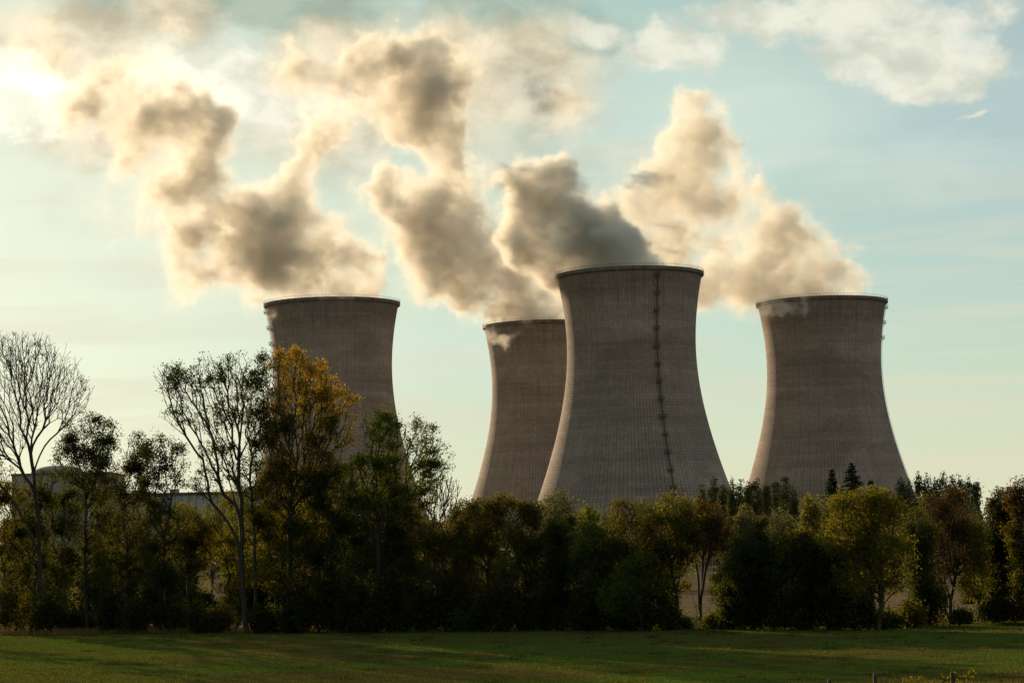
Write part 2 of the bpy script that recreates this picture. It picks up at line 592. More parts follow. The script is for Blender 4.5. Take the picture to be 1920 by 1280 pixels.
def reactor(px0, px1, top, dome_c, dome_r, dome_top, Y, label):
    a, b = pt(px0, top, Y), pt(px1, top, Y)
    root = empty('reactor_building', ((a.x + b.x) / 2, Y + 20, 0))
    hw = (b.x - a.x) / 2
    zt = (a.z + b.z) / 2
    m = MB()
    m.box(-hw, -20, 0, hw, 20, zt)
    m.build('wall', M_CLAD2, root)
    m = MB()
    m.box(-hw - .4, -20.4, zt + .003, hw + .4, 20.4, zt + 1.0)
    m.build('roof', M_ROOF, root)
    c = pt(dome_c, dome_top, Y)
    r = dome_r * Y / FPX
    prof = [(r, 0), (r, c.z - r * .32), (r + .5, c.z - r * .32), (r + .5, c.z - r * .26)]
    for k in range(0, 9):
        th = R(90) * k / 8
        prof.append((r * .97 * math.cos(th) + .001, c.z - r * .26 + r * .26 * math.sin(th)))
    v, f = lathe(prof, 48)
    o = mesh_obj('containment_dome', v, f, M_CLAD2, root, smooth=False)
    o.location = (c.x - root.location.x, -8, 0)
    for k in range(5):
        w_ = MB()
        x = -hw + (k + .5) * 2 * hw / 5
        w_.box(x - 1.2, -20.12, zt * .45, x + 1.2, -20.003, zt * .45 + 2.4)
        w_.build('window', M_ROOF, root)
    tag(root, label, 'reactor building')
    return root


reactor(22, 205, 890, 98, 48, 870, 1010, 'grey reactor building with a low dome, seen through the bare tree')


def hall(px0, px1, top, Y, depth, label, boxes, mat):
    a, b = pt(px0, top, Y), pt(px1, top, Y)
    cx, hw, zt = (a.x + b.x) / 2, (b.x - a.x) / 2, pt((px0 + px1) / 2, top, Y).z
    root = empty('turbine_hall', (cx, Y + depth / 2, 0))
    m = MB()
    m.box(-hw, -depth / 2, 0, hw, depth / 2, zt - 1.2)
    m.build('wall', mat, root)
    m = MB()
    m.box(-hw - .5, -depth / 2 - .5, zt - 1.197, hw + .5, depth / 2 + .5, zt)
    rf = m.build('roof', M_ROOF, root)
    for (bx, bw, bh) in boxes:
        c = pt(bx, top, Y).x - cx
        m = MB()
        m.box(c - bw, -depth / 2 + 2, zt + .003, c + bw, -depth / 2 + 8, zt + bh)
        m.build('vent_housing', M_CLAD2, rf)
    for k in range(int(hw * 2 / 16)):
        x = -hw + 8 + 16 * k
        m = MB()
        m.box(x - 5, -depth / 2 - .12, zt * .35, x + 5, -depth / 2 - .003, zt * .35 + 1.6)
        m.build('window', M_ROOF, root)
    tag(root, label, 'industrial hall')
    return root


hall(165, 760, 920, 960, 50, 'long pale turbine hall with a flat dark roof edge, behind the left trees', [(324, 1.6, 1.6), (250, 1.2, 1.0), (470, 2, 1.5)], M_CLAD)
# ------------------------------------------------------------------ steam
def steam_material():
    mt, t = material('steam')
    v = t.node('ShaderNodeVolumePrincipled')
    v.inputs['Color'].default_value = (0.97, 0.93, 0.86, 1)
    v.inputs['Anisotropy'].default_value = 0.32
    v.inputs['Density'].default_value = 1.0
    t.l.new(v.outputs[0], t.out.inputs['Volume'])
    return mt


STEAM = steam_material()


def plume(name, label, dist, blobs, dens, seed, voxel=1.05):
    """One cloud of steam: a density grid grown from soft blobs and eroded by fractal noise."""
    vol = bpy.data.volumes.new(name)
    ob = bpy.data.objects.new(name, vol)
    COL.objects.link(ob)
    ob['label'] = label
    ob['category'] = 'steam'
    ob['group'] = 'steam plumes over the cooling towers'
    vol.materials.append(STEAM)
    ng = bpy.data.node_groups.new(name + '_grid', 'GeometryNodeTree')
    ng.interface.new_socket('Geometry', in_out='INPUT', socket_type='NodeSocketGeometry')
    ng.interface.new_socket('Geometry', in_out='OUTPUT', socket_type='NodeSocketGeometry')
    g = NT(ng)
    out = g.node('NodeGroupOutput')
    pos = g.node('GeometryNodeInputPosition').outputs[0]
    pts = []
    for (px, py, r, wt, *dy) in blobs:
        Y = dist + (dy[0] if dy else 0)
        p = at_y(px, py, Y)
        pts.append((p, r * 1.95 * Y / FPX, wt))
    origin = Vector((sum(p.x for p, _, _ in pts), sum(p.y for p, _, _ in pts), sum(p.z for p, _, _ in pts))) / len(pts)
    ob.location = origin
    # domain warp
    w1 = g.vm('SCALE', g.vm('SUBTRACT', g.noise(pos, 0.035, 2, 0.5, color=True), (0.5, 0.5, 0.5)), 32.0)
    w2 = g.vm('SCALE', g.vm('SUBTRACT', g.noise(g.vm('ADD', pos, (seed * 37.0, 0, 0)), 0.13, 2, 0.5, color=True), (0.5, 0.5, 0.5)), 13.0)
    w3 = g.vm('SCALE', g.vm('SUBTRACT', g.noise(pos, 0.33, 3, 0.6, color=True), (0.5, 0.5, 0.5)), 8.5)
    w2 = g.vm('ADD', w2, w3)
    q = g.vm('ADD', g.vm('ADD', pos, w1), w2)
    tot = None
    for (p, r, wt) in pts:
        d = g.vm('DISTANCE', q, tuple(p - origin))
        u = g.m('MULTIPLY_ADD', d, -1.0 / r, 1.0)
        u = g.m('MAXIMUM', u, 0.0)
        u = g.m('MULTIPLY', g.m('MULTIPLY', u, u), wt * 1.9)
        tot = u if tot is None else g.m('ADD', tot, u)
    tot = g.m('MINIMUM', tot, 1.2)
    sp = g.vm('ADD', g.vm('ADD', pos, w2), (0, 0, seed * 91.0))
    f1 = g.noise(sp, 0.034, 7, 0.64, 0.4)
    vo = g.node('ShaderNodeTexVoronoi', {'Vector': sp, 'Scale': 0.062, 'Detail': 1.6, 'Roughness': 0.6, 'Lacunarity': 2.3}, feature='F1', normalize=True)
    f2 = g.m('MULTIPLY', g.m('SUBTRACT', g.noise(sp, 0.26, 4, 0.65, 0.2), 0.5), 2.0)
    er = g.m('ADD', f2, g.m('ADD', g.m('MULTIPLY', g.m('SUBTRACT', f1, 0.5), 3.5), g.m('MULTIPLY', g.m('SUBTRACT', 0.42, vo.outputs['Distance']), 1.7)))
    den = g.m('SUBTRACT', g.m('ADD', tot, g.m('MULTIPLY', er, g.m('ADD', 0.22, g.m('MULTIPLY', tot, 0.80)))), 0.13)
    den = g.m('MINIMUM', g.m('MAXIMUM', den, 0.0), 1.5)
    core = g.m('MULTIPLY', g.ramp(den, 0.50, 1.25), g.ramp(g.noise(sp, 0.045, 4, 0.6, 0.3), 0.38, 0.62, 0.35, 2.2))
    den = g.m('MULTIPLY', g.m('ADD', g.m('MULTIPLY', g.m('POWER', den, 1.75), 0.32), core), dens)
    lo = [-24 + min(p[i] - r for p, r, _ in pts) - origin[i] for i in range(3)]
    hi = [24 + max(p[i] + r for p, r, _ in pts) - origin[i] for i in range(3)]
    vc = g.node('GeometryNodeVolumeCube')
    g.put(vc.inputs['Density'], den)
    vc.inputs['Min'].default_value = lo
    vc.inputs['Max'].default_value = hi
    for ax, i in (('X', 0), ('Y', 1), ('Z', 2)):
        vc.inputs['Resolution ' + ax].default_value = int((hi[i] - lo[i]) / voxel)
    sm = g.node('GeometryNodeSetMaterial')
    g.l.new(vc.outputs[0], sm.inputs[0])
    sm.inputs['Material'].default_value = STEAM
    g.l.new(sm.outputs[0], out.inputs[0])
    md = ob.modifiers.new('grid', 'NODES')
    md.node_group = ng

    return ob



G = 'steam plumes over the cooling towers'
plume('steam_plume', 'tan and brown steam rising off the cooling tower behind the yellow tree', 1076, [
    (540, 558, 36, .9), (590, 550, 50, 1), (640, 550, 50, 1), (685, 545, 30, .9), (706, 520, 20, .6), (600, 505, 60, 1), (655, 505, 46, .9), (540, 505, 50, .9),
    (560, 450, 62, 1), (505, 440, 60, .9), (610, 470, 40, .8), (540, 385, 56, 1.1), (568, 345, 36, 1), (470, 400, 55, .8), (410, 410, 52, .75),
    (350, 430, 46, .6), (370, 370, 46, .75), (375, 320, 50, .85), (355, 270, 58, .95), (400, 235, 46, .9), (340, 205, 56, .95), (275, 225, 50, .8),
    (365, 185, 34, .7), (240, 265, 44, .6), (215, 312, 34, .45), (592, 300, 42, .5), (605, 250, 52, .6), (640, 235, 40, .55), (565, 285, 40, .45), (540, 200, 50, .3),
    (180, 185, 58, .5), (235, 135, 55, .55), (285, 95, 44, .45), (145, 205, 46, .45), (320, 480, 60, .36), (380, 500, 60, .42), (430, 530, 52, .42), (470, 495, 50, .5),
    (260, 400, 70, .3), (300, 345, 60, .36), (90, 230, 60, .3), (160, 350, 60, .22), (120, 90, 70, .34), (320, 40, 60, .34), (480, 560, 40, .36), (60, 90, 70, .3),
    (340, 540, 40, .25), (190, 430, 50, .2), (470, 300, 50, .2), (690, 470, 40, .3), (640, 400, 50, .3), (510, 574, 15, 1.0, -16), (655, 572, 24, .6, -33), (620, 566, 18, .5, -33),
], 0.088, 1)
plume('steam_plume', 'pale tan steam drifting off the cooling tower half hidden behind the biggest one', 1204, [
    (945, 592, 30, .9), (985, 590, 34, .9), (1030, 588, 30, .9), (1010, 560, 50, .8), (960, 560, 52, .8), (910, 565, 46, .6), (875, 545, 50, .5), (960, 515, 56, .75),
    (905, 510, 58, .65), (850, 490, 58, .6), (900, 455, 60, .7), (830, 445, 58, .7), (785, 400, 52, .75), (745, 365, 46, .85), (722, 335, 34, .8), (680, 345, 40, .4),
    (850, 400, 58, .6), (1010, 500, 50, .6), (870, 350, 58, .6), (850, 305, 46, .6), (820, 275, 40, .7), (778, 245, 46, .95), (758, 180, 60, 1.15), (808, 195, 50, 1.1),
    (782, 120, 54, 1.1), (828, 150, 44, 1.0), (720, 115, 46, .8), (850, 260, 34, .55), (830, 70, 60, .35), (690, 90, 60, .4), (660, 190, 60, .35), (900, 170, 70, .3),
    (640, 130, 70, .38), (560, 150, 70, .32), (780, 490, 60, .34), (840, 550, 55, .34), (740, 440, 50, .36), (930, 70, 70, .3), (530, 110, 50, .26), (925, 614, 20, 1.2, -26), (948, 634, 15, 1.2, -32), (985, 608, 16, 1.0, -33), (1015, 600, 16, .9, -33), (905, 600, 16, .9, -10),
    (960, 250, 60, .2), (740, 560, 50, .16), (680, 430, 40, .2), (1010, 430, 60, .3), (1060, 560, 40, .3),
], 0.092, 2)
plume('steam_plume', 'dark grey steam leaning off the biggest cooling tower', 986, [
    (1090, 508, 44, 1), (1140, 500, 48, 1), (1185, 508, 44, 1), (1222, 500, 30, .8), (1155, 470, 46, 1), (1060, 458, 56, 1), (1100, 420, 54, 1.1), (1015, 400, 52, 1.1),
    (1055, 370, 50, 1.1), (1000, 345, 44, 1.1), (960, 365, 42, .9), (1033, 322, 34, 1), (1135, 425, 38, .9), (1195, 468, 32, .8), (985, 430, 46, .9),
    (1015, 475, 46, .8), (905, 335, 40, .36), (935, 300, 36, .22), (1250, 512, 22, .5), (1010, 435, 46, .9),
], 0.14, 3)
plume('steam_plume', 'cream and brown steam spreading off the cooling tower at the far end', 1120, [
    (1578, 546, 28, .9), (1540, 545, 40, 1), (1490, 548, 46, 1), (1450, 555, 38, .85), (1530, 500, 52, .9), (1480, 485, 56, .85), (1560, 470, 40, .75), (1592, 515, 24, .7), (1425, 510, 50, .65),
    (1385, 545, 50, .45), (1345, 530, 55, .42), (1330, 560, 36, .36), (1505, 430, 46, .7), (1440, 425, 50, .7), (1405, 350, 42, .8), (1430, 372, 30, .8),
    (1345, 345, 52, .7), (1290, 375, 58, .85), (1255, 335, 52, .7), (1220, 360, 50, .75), (1290, 285, 50, .65), (1325, 230, 42, .7), (1300, 205, 32, .6), (1345, 205, 26, .6),
    (1265, 255, 42, .6), (1375, 292, 36, .65), (1180, 400, 50, .42), (1150, 350, 46, .36), (1210, 440, 60, .42), (1290, 450, 70, .42), (1360, 450, 60, .5), (1250, 490, 50, .42),
    (1050, 215, 48, .42), (1030, 180, 46, .42), (1080, 245, 40, .3), (1100, 140, 60, .28), (1000, 110, 70, .28), (1442, 570, 22, 1.2, -24), (1475, 568, 18, 1.1, -30), (1512, 560, 16, .9, -33), (1615, 552, 12, .5), (1640, 556, 9, .4),
    (1180, 240, 50, .16), (1300, 520, 60, .3), (1390, 590, 24, .22),
], 0.072, 4)


# ------------------------------------------------------------------ vegetation
def m_bark(name, c0, c1):
    mt, t = material(name)
    tc = t.node('ShaderNodeTexCoord')
    n = t.noise(t.vm('MULTIPLY', tc.outputs['Object'], (5, 5, 1.2)), 1.0, 5, 0.65)
    c = t.mix(t.ramp(n, 0.3, 0.7), c0, c1)
    b = t.node('ShaderNodeBump')
    b.inputs['Distance'].default_value = 0.03
    t.l.new(n, b.inputs['Height'])
    t.l.new(principled(t, c, 0.95, 0.1, b.outputs[0]).outputs[0], t.out.inputs[0])
    return mt


def m_leaf(name, a, b, c, trans=0.55, warm=0.12):
    """leaf colours a..b, a share WARM of them c; light passes through the blades"""
    mt, t = material(name)
    ge = t.node('ShaderNodeNewGeometry')
    r = ge.outputs['Random Per Island']
    tc = t.node('ShaderNodeTexCoord')
    n = t.noise(tc.outputs['Object'], 0.45, 3, 0.6)
    col = t.mix(t.ramp(t.m('ADD', t.m('MULTIPLY', r, 0.5), t.m('MULTIPLY', n, 0.5)), 0.2, 0.75), a, b)
    r2 = t.m('FRACT', t.m('MULTIPLY', r, 37.7))
    n2 = t.noise(tc.outputs['Object'], 0.22, 2, 0.5)
    col = t.mix(t.ramp(t.m('ADD', r2, t.m('MULTIPLY', t.m('SUBTRACT', n2, 0.5), 1.2)), 1 - warm - .1, 1.0 - warm + .1), col, c)
    d = t.node('ShaderNodeBsdfDiffuse', {'Color': col})
    tr = t.node('ShaderNodeBsdfTranslucent', {'Color': t.vm('MULTIPLY', col, (1.9, 1.6, 0.7))})
    gl = t.node('ShaderNodeBsdfGlossy', {'Color': (1, 1, 1, 1), 'Roughness': 0.45})
    m1 = t.node('ShaderNodeMixShader', {0: trans})
    t.l.new(d.outputs[0], m1.inputs[1])
    t.l.new(tr.outputs[0], m1.inputs[2])
    m2 = t.node('ShaderNodeMixShader', {0: 0.008})
    t.l.new(m1.outputs[0], m2.inputs[1])
    t.l.new(gl.outputs[0], m2.inputs[2])
    t.l.new(m2.outputs[0], t.out.inputs[0])
    return mt


BARK = m_bark('bark', (0.035, 0.028, 0.020), (0.085, 0.068, 0.050))
BARK_P = m_bark('pale_bark', (0.07, 0.055, 0.04), (0.15, 0.12, 0.09))
LEAF = {
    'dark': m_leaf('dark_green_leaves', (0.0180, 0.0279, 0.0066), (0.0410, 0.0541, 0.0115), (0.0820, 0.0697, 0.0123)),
    'olive': m_leaf('olive_leaves', (0.0371, 0.0417, 0.0093), (0.0789, 0.0789, 0.0148), (0.1484, 0.1020, 0.0168)),
    'green': m_leaf('mid_green_leaves', (0.0344, 0.0590, 0.0098), (0.0787, 0.1082, 0.0178), (0.1476, 0.1279, 0.0197)),
    'lime': m_leaf('yellow_green_leaves', (0.0620, 0.0726, 0.0106), (0.1240, 0.1196, 0.0160), (0.1948, 0.1417, 0.0133), 0.5, 0.12),
    'gold': m_leaf('golden_leaves', (0.1148, 0.1013, 0.0121), (0.2295, 0.1688, 0.0149), (0.3510, 0.2025, 0.0149), 0.55, 0.2),
    'rust': m_leaf('rusty_leaves', (0.0400, 0.0305, 0.0096), (0.0682, 0.0465, 0.0128), (0.1283, 0.0682, 0.0120), 0.4, 0.15),
    'grey': m_leaf('hazed_green_leaves', (0.0574, 0.0697, 0.0328), (0.1148, 0.1230, 0.0615), (0.1312, 0.1230, 0.0492), 0.4, 0.1),  # paled towards grey: the air haze over distant trees is put into the leaf colour
    'poplar': m_leaf('poplar_leaves', (0.0300, 0.0420, 0.0140), (0.0580, 0.0700, 0.0220), (0.0800, 0.0800, 0.0200), 0.35, 0.1),
    'pine': m_leaf('dark_needles', (0.0115, 0.0197, 0.0082), (0.0246, 0.0344, 0.0131), (0.0328, 0.0328, 0.0123), 0.2, 0.05),
}


def leaf_quads(P, size, rng, drop=0.0):
    """one small folded-open rhombus per point, random direction"""
    n = len(P)
    a = rng.normal(size=(n, 3))
    a[:, 2] -= drop
    a /= np.linalg.norm(a, axis=1)[:, None]
    b = np.cross(a, rng.normal(size=(n, 3)))
    b /= np.linalg.norm(b, axis=1)[:, None]
    s = size * rng.uniform(0.6, 1.35, n)[:, None]
    V = np.stack([P - a * s * .5, P + b * s * .32, P + a * s * .5, P - b * s * .32], axis=1).reshape(-1, 3)
    F = np.arange(4 * n).reshape(n, 4)
    return V, F


def grow(base, fork, pts, rng, alpha=0.6, step=1.0, wob=0.05, trunk_wob=0.25, stems=None):
    """a branching skeleton that reaches every point of PTS, nearest first"""
    pos, par, plen = [np.array(base, float)], [-1], [0.0]
    for fk in ([fork] if stems is None else stems):
        n = max(2, int(np.linalg.norm(np.array(fk) - base) / step))
        prev = 0
        bend = rng.normal(size=3) * trunk_wob
        bend[2] = 0
        for i in range(1, n + 1):
            u = i / n
            p = base + (np.array(fk) - base) * u + bend * math.sin(u * math.pi) + rng.normal(size=3) * 0.04
            pos.append(p)
            par.append(prev)
            plen.append(plen[prev] + np.linalg.norm(p - pos[prev]))
            prev = len(pos) - 1
    cap = len(pts) * 14 + len(pos) + 50
    A = np.zeros((cap, 3))
    L = np.zeros(cap)
    k = len(pos)
    A[:k] = pos
    L[:k] = plen
    zmin = base[2] + (np.array(fork)[2] - base[2]) * 0.35
    L[:k][A[:k, 2] < zmin] += 1e3
    order = np.argsort(np.linalg.norm(pts - np.array(fork), axis=1))
    tips = []
    for j in order:
        p = pts[j]
        d = p - A[:k]
        dist = np.linalg.norm(d, axis=1)
        cost = dist + alpha * L[:k] + 0.8 * np.maximum(0, -d[:, 2])
        m = int(np.argmin(cost))
        n = max(1, int(dist[m] / step))
        n = min(n, 12)
        d0 = A[m] - A[par[m]] if par[m] >= 0 else np.array([0, 0, 1.0])
        d0 = d0 / (np.linalg.norm(d0) + 1e-6) * dist[m]
        a0 = A[m].copy()
        prev = m
        for i in range(1, n + 1):
            u = i / n
            q = a0 * (1 - u) ** 2 + 2 * u * (1 - u) * (a0 + d0 * .33 + (p - a0) * .2) + u * u * p
            if i < n:
                q = q + rng.normal(size=3) * wob * step
            A[k] = q
            L[k] = (L[prev] if L[prev] < 900 else L[prev] - 1e3) + np.linalg.norm(q - A[prev])
            par.append(prev)
            prev = k
            k += 1
        tips.append(prev)
    return A[:k], np.array(par), tips


def tube_mesh(A, par, r_tip, r_base, expo=2.2, sides=5):
    n = len(A)
    rr = np.zeros(n)
    kids = np.zeros(n, int)
    for i in range(n - 1, 0, -1):
        if rr[i] == 0:
            rr[i] = r_tip ** expo
        rr[par[i]] += rr[i] + 0.02 * r_tip ** expo
        kids[par[i]] += 1
    rad = rr ** (1 / expo)
    if rad[0] > 0:
        f = (math.log(r_base) - math.log(r_tip)) / max(1e-3, math.log(rad[0]) - math.log(r_tip))
        rad = r_tip * (rad / r_tip) ** f
    idx = np.arange(1, n)
    p0, p1 = A[par[idx]], A[idx]
    r1 = rad[idx]
    r0 = np.minimum(rad[par[idx]], r1 * 1.5)
    d = p1 - p0
    ln = np.linalg.norm(d, axis=1)[:, None] + 1e-6
    d = d / ln
    ref = np.where(np.abs(d[:, 2:3]) > .8, np.array([[1.0, 0, 0]]), np.array([[0, 0, 1.0]]))
    u = np.cross(d, ref)
    u /= np.linalg.norm(u, axis=1)[:, None]
    v = np.cross(d, u)
    p1 = p1 + d * (r1 * .25)[:, None]
    ring0, ring1 = [], []
    for s in range(sides):
        a = 2 * math.pi * s / sides
        w_ = u * math.cos(a) + v * math.sin(a)
        ring0.append(p0 + w_ * r0[:, None])
        ring1.append(p1 + w_ * r1[:, None])
    V = np.stack(ring0 + ring1, axis=1).reshape(-1, 3)
    b = np.arange(len(idx)) * 2 * sides
    F = np.concatenate([np.stack([b + s, b + (s + 1) % sides, b + sides + (s + 1) % sides, b + sides + s], axis=1) for s in range(sides)])
    return V, F, rad


def in_ellipsoids(els, n, rng, hollow=0.35):
    """n points spread through a list of (centre, radii), weighted by size, thinner in the middle"""
    w_ = np.array([e[1][0] * e[1][1] * e[1][2] for e in els]) ** .8
    w_ /= w_.sum()
    out = []
    for (c, r), k in zip(els, rng.multinomial(n, w_)):
        u = rng.normal(size=(k, 3))
        u /= np.linalg.norm(u, axis=1)[:, None] + 1e-9
        q = rng.uniform(hollow ** 3, 1, k) ** (1 / 3) * np.where(rng.uniform(size=k) < .12, 1.22, 1.0)
        out.append(np.array(c) + u * q[:, None] * np.array(r))
    return np.concatenate(out)


TREE_SEED = [100]
GROUPS = {'near': 'trees of the row along the far edge of the field', 'mid': 'trees in the belt between the field and the cooling towers',
          'poplar': 'poplars at the foot of the cooling towers', 'bush': 'bushes under the row of trees'}


def tree(name, label, base_px, base_py, crown, leaf='dark', nb=220, nl=9000, ls=0.24, fork=None, trunk_r=0.19, tip=0.022, alpha=0.6,
         bark=None, ivy=0, cat='tree', group='near', Y=None, depth=0.85, spread=0.42, step=1.0, stems=None, leaf2=None, split_z=None, hollow=.35, clump=0.55):
    """crown: list of (px, py, half width, half height) of foliage masses as they measure at the tree's distance"""
    TREE_SEED[0] += 1
    rng = np.random.default_rng(TREE_SEED[0])
    if Y is None:
        g = on_ground(base_px, base_py)
        Y = g.y
    base = at_y(base_px, base_py, Y)
    base = np.array([base.x, Y, -0.05])
    k = Y / FPX
    els = []
    for c in crown:
        p = at_y(c[0], c[1], Y + (rng.uniform(-.3, .3) * c[2] * k))
        els.append(((p.x, p.y, p.z), (c[2] * k, c[2] * k * depth, c[3] * k)))
    top = max(e[0][2] + e[1][2] for e in els)
    low_ = min(e[0][2] - e[1][2] for e in els)
    if group == 'near':
        nb, ls, spread = int(nb * 1.9), ls * .82, spread * .78
    if fork is None:
        cx = np.mean([e[0] for e in els], axis=0)
        low = low_
        fk = np.array([base[0] * .5 + cx[0] * .5, base[1] * .5 + cx[1] * .5, low + (top - low) * .22])
    else:
        f_ = at_y(fork[0], fork[1], Y)
        fk = np.array([f_.x, Y, f_.z])
    pts = in_ellipsoids(els, nb, rng, hollow)
    pts = pts[pts[:, 2] > 0.3]
    st = None
    if stems:
        st = []
        for (sx, sy) in stems:
            s_ = at_y(sx, sy, Y + rng.uniform(-1, 1))
            st.append(np.array([s_.x, s_.y, s_.z]))
    A, par, tips = grow(base, fk, pts, rng, alpha, step, stems=st)
    V, F, rad = tube_mesh(A, par, tip, trunk_r)
    root = empty(name, tuple(base))
    mesh_obj('trunk', V - base, F, bark or BARK, root)
    # leaves gather round the twigs in clumps of uneven strength
    if nl:
        nl = int(nl * (1.65 if group == 'near' else 1))
        thin = np.nonzero(rad < max(tip * 3.2, 0.07))[0]
        wts = rng.gamma(clump, 1.0, len(thin)) + 0.05
        ph = rng.uniform(0, 6.28, 6)
        Q = A[thin]
        lump = np.sin(Q[:, 0] * 1.5 + ph[0] + np.sin(Q[:, 2] * 1.1 + ph[3])) + np.sin(Q[:, 1] * 1.4 + ph[1]) * .7 + np.sin(Q[:, 2] * 1.8 + ph[2] + np.sin(Q[:, 0] * 1.3 + ph[4]))
        wts *= np.exp(lump * (.15 if group == 'poplar' else .5))
        cnt = rng.multinomial(nl, wts / wts.sum())
        P = np.repeat(A[thin], cnt, axis=0) + rng.normal(size=(cnt.sum(), 3)) * spread * np.array([1, 1, .8])
        if group in ('poplar', 'mid'):
            P = np.concatenate([P[::2], in_ellipsoids(els, nl // 2, rng, .3)])
        P = P[P[:, 2] > 0.05]
        if ivy:
            tz = rng.uniform(0.2, ivy, int(900 * ivy / 6))
            n_t = np.nonzero(A[:, 2] < ivy + 1)[0]
            n_t = n_t[rad[n_t] > trunk_r * .35]
            if len(n_t):
                j = rng.choice(n_t, len(tz))
                P = np.concatenate([P, A[j] + rng.normal(size=(len(j), 3)) * np.array([.55, .55, .4])])
        if leaf2:
            zc = at_y(base_px, split_z, Y).z
            sel = P[:, 2] + rng.normal(size=len(P)) * 1.2 > zc
            for nm, q, lm in (('crown', P[sel], leaf2), ('lower_crown', P[~sel], leaf)):
                if len(q):
                    V, F = leaf_quads(q, ls, rng)
                    mesh_obj(nm, V - base, F, LEAF[lm], root)
        else:
            V, F = leaf_quads(P, ls, rng)
            mesh_obj('crown', V - base, F, LEAF[leaf], root)
    tag(root, label, cat, GROUPS.get(group, group))
    return root


def bush(label, px, py, hw, h, leaf='dark', n=3200, ls=0.24, Y=None, cat='bush', name='bush', group='bush'):
    """px, py: foot; hw, h: half width and height in photograph pixels at that distance"""
    TREE_SEED[0] += 1
    rng = np.random.default_rng(TREE_SEED[0])
    if Y is None:
        Y = on_ground(px, py).y
    k = Y / FPX
    b = at_y(px, py, Y)
    base = np.array([b.x, Y, -0.05])
    H, W = h * k, hw * k
    m = rng.integers(5, 9)
    els = []
    for i in range(m):
        a = rng.uniform(-.7, .7)
        hh = H * rng.uniform(.45, 1.0) * (1 - .35 * abs(a))
        els.append(((base[0] + a * W, base[1] + rng.uniform(-.5, .5) * W * .7, hh * .55), (W * rng.uniform(.3, .55), W * rng.uniform(.3, .5), hh * .5)))
    pts = in_ellipsoids(els, 46, rng, .3)
    pts = pts[pts[:, 2] > .1]
    A, par, tips = grow(base, base + np.array([0, 0, H * .22]), pts, rng, .3, .7)
    V, F, rad = tube_mesh(A, par, .02, .09, sides=4)
    root = empty(name, tuple(base))
    mesh_obj('stem', V - base, F, BARK, root)
    P = in_ellipsoids(els, n // 2, rng, .2)
    j = rng.choice(len(A), n - n // 2)
    P = np.concatenate([P, A[j] + rng.normal(size=(len(j), 3)) * .35])
    P = P[P[:, 2] > .03]
    V, F = leaf_quads(P, ls, rng)
    mesh_obj('foliage', V - base, F, LEAF[leaf], root)
    tag(root, label, cat, GROUPS.get(group, group))
    return root


def conifer(label, px, top_py, hw, Y, name='fir_tree'):
    TREE_SEED[0] += 1
    rng = np.random.default_rng(TREE_SEED[0])
    b = at_y(px, top_py, Y)
    H, W = b.z, hw * Y / FPX
    base = np.array([b.x, Y, -0.1])
    m = MB()
    m.bar((0, 0, 0), (0, 0, H * .96), .16)
    P = []
    z = H * .12
    while z < H:
        u = (H - z) / H
        for _ in range(8):
            a = rng.uniform(0, 2 * math.pi)
            ln = (W * (u ** .75) + .25) * rng.uniform(.6, 1.2)
            tipp = np.array([math.cos(a) * ln, math.sin(a) * ln, z + ln * rng.uniform(-.12, .22)])
            m.bar((0, 0, z), tuple(tipp), .035)
            k = int(14 * ln) + 6
            q = rng.uniform(.12, 1, k)[:, None]
            P.append(np.array([0, 0, z]) * (1 - q) + tipp * q + rng.normal(size=(k, 3)) * np.array([.2, .2, .14]) * (1.2 - q * .5) - np.array([0, 0, .22]) * q)
        z += rng.uniform(.45, .75)
    P = np.concatenate(P)
    root = empty(name, tuple(base))
    m.build('trunk', BARK, root)
    V, F = leaf_quads(P, .42, rng, 1.0)
    mesh_obj('crown', V, F, LEAF['pine'], root)
    tag(root, label, 'conifer', 'firs at the foot of the lone cooling tower')
    return root


# ---- the row along the field, left to right (all measures in photograph pixels)
tree('bare_tree', 'tall bare tree with a fan of fine twigs, a few leaves on the tips', 68, 1186,
     [(0, 740, 85, 115), (75, 705, 62, 70), (120, 725, 52, 62), (-80, 760, 80, 100), (150, 745, 22, 26), (40, 660, 60, 40)],
     'olive', nb=2000, nl=4200, ls=.17, fork=(64, 905), trunk_r=0.27, tip=.016, alpha=.75, spread=.2, hollow=.55, step=.9, ivy=0, clump=.25)
tree('leafy_tree', 'slim leafy tree at the very left edge, beside the bare tree', 12, 1186, [(5, 900, 28, 40), (0, 980, 36, 60), (10, 1070, 34, 60)], 'olive', nb=200, nl=6500, trunk_r=0.13)
tree('leafy_tree', 'dark leafy tree wrapped round the bare tree trunk, below its fork', 58, 1184, [(70, 945, 36, 48), (55, 1010, 40, 60), (90, 900, 22, 26), (75, 1090, 45, 60)], 'dark', nb=200, nl=9500, trunk_r=0.16)
tree('leafy_tree', 'round leafy tree of many stems next to the bare tree', 165, 1186, [(165, 838, 52, 56), (195, 815, 30, 38), (130, 865, 36, 46), (190, 900, 46, 48), (160, 970, 44, 60), (180, 1060, 42, 60)],
     'dark', nb=420, nl=17000, ls=.22, fork=(160, 985), trunk_r=0.19, alpha=.6)
tree('leafy_tree', 'thin leafy tree filling the gap in front of the turbine hall', 236, 1184, [(262, 855, 32, 44), (245, 905, 36, 44), (230, 985, 36, 60), (245, 1070, 40, 60)],
     'dark', nb=280, nl=11500, ls=.22, fork=(238, 1010), trunk_r=0.16, alpha=.6)
tree('leafy_tree', 'loose airy tree with dangling twigs between the turbine hall roof and the leaning tree', 312, 1186, [(300, 850, 30, 36), (330, 870, 26, 40), (288, 915, 32, 36), (320, 985, 44, 55), (300, 1060, 46, 60)],
     'dark', nb=320, nl=11500, ls=.22, fork=(308, 1000), trunk_r=0.16, alpha=.6)
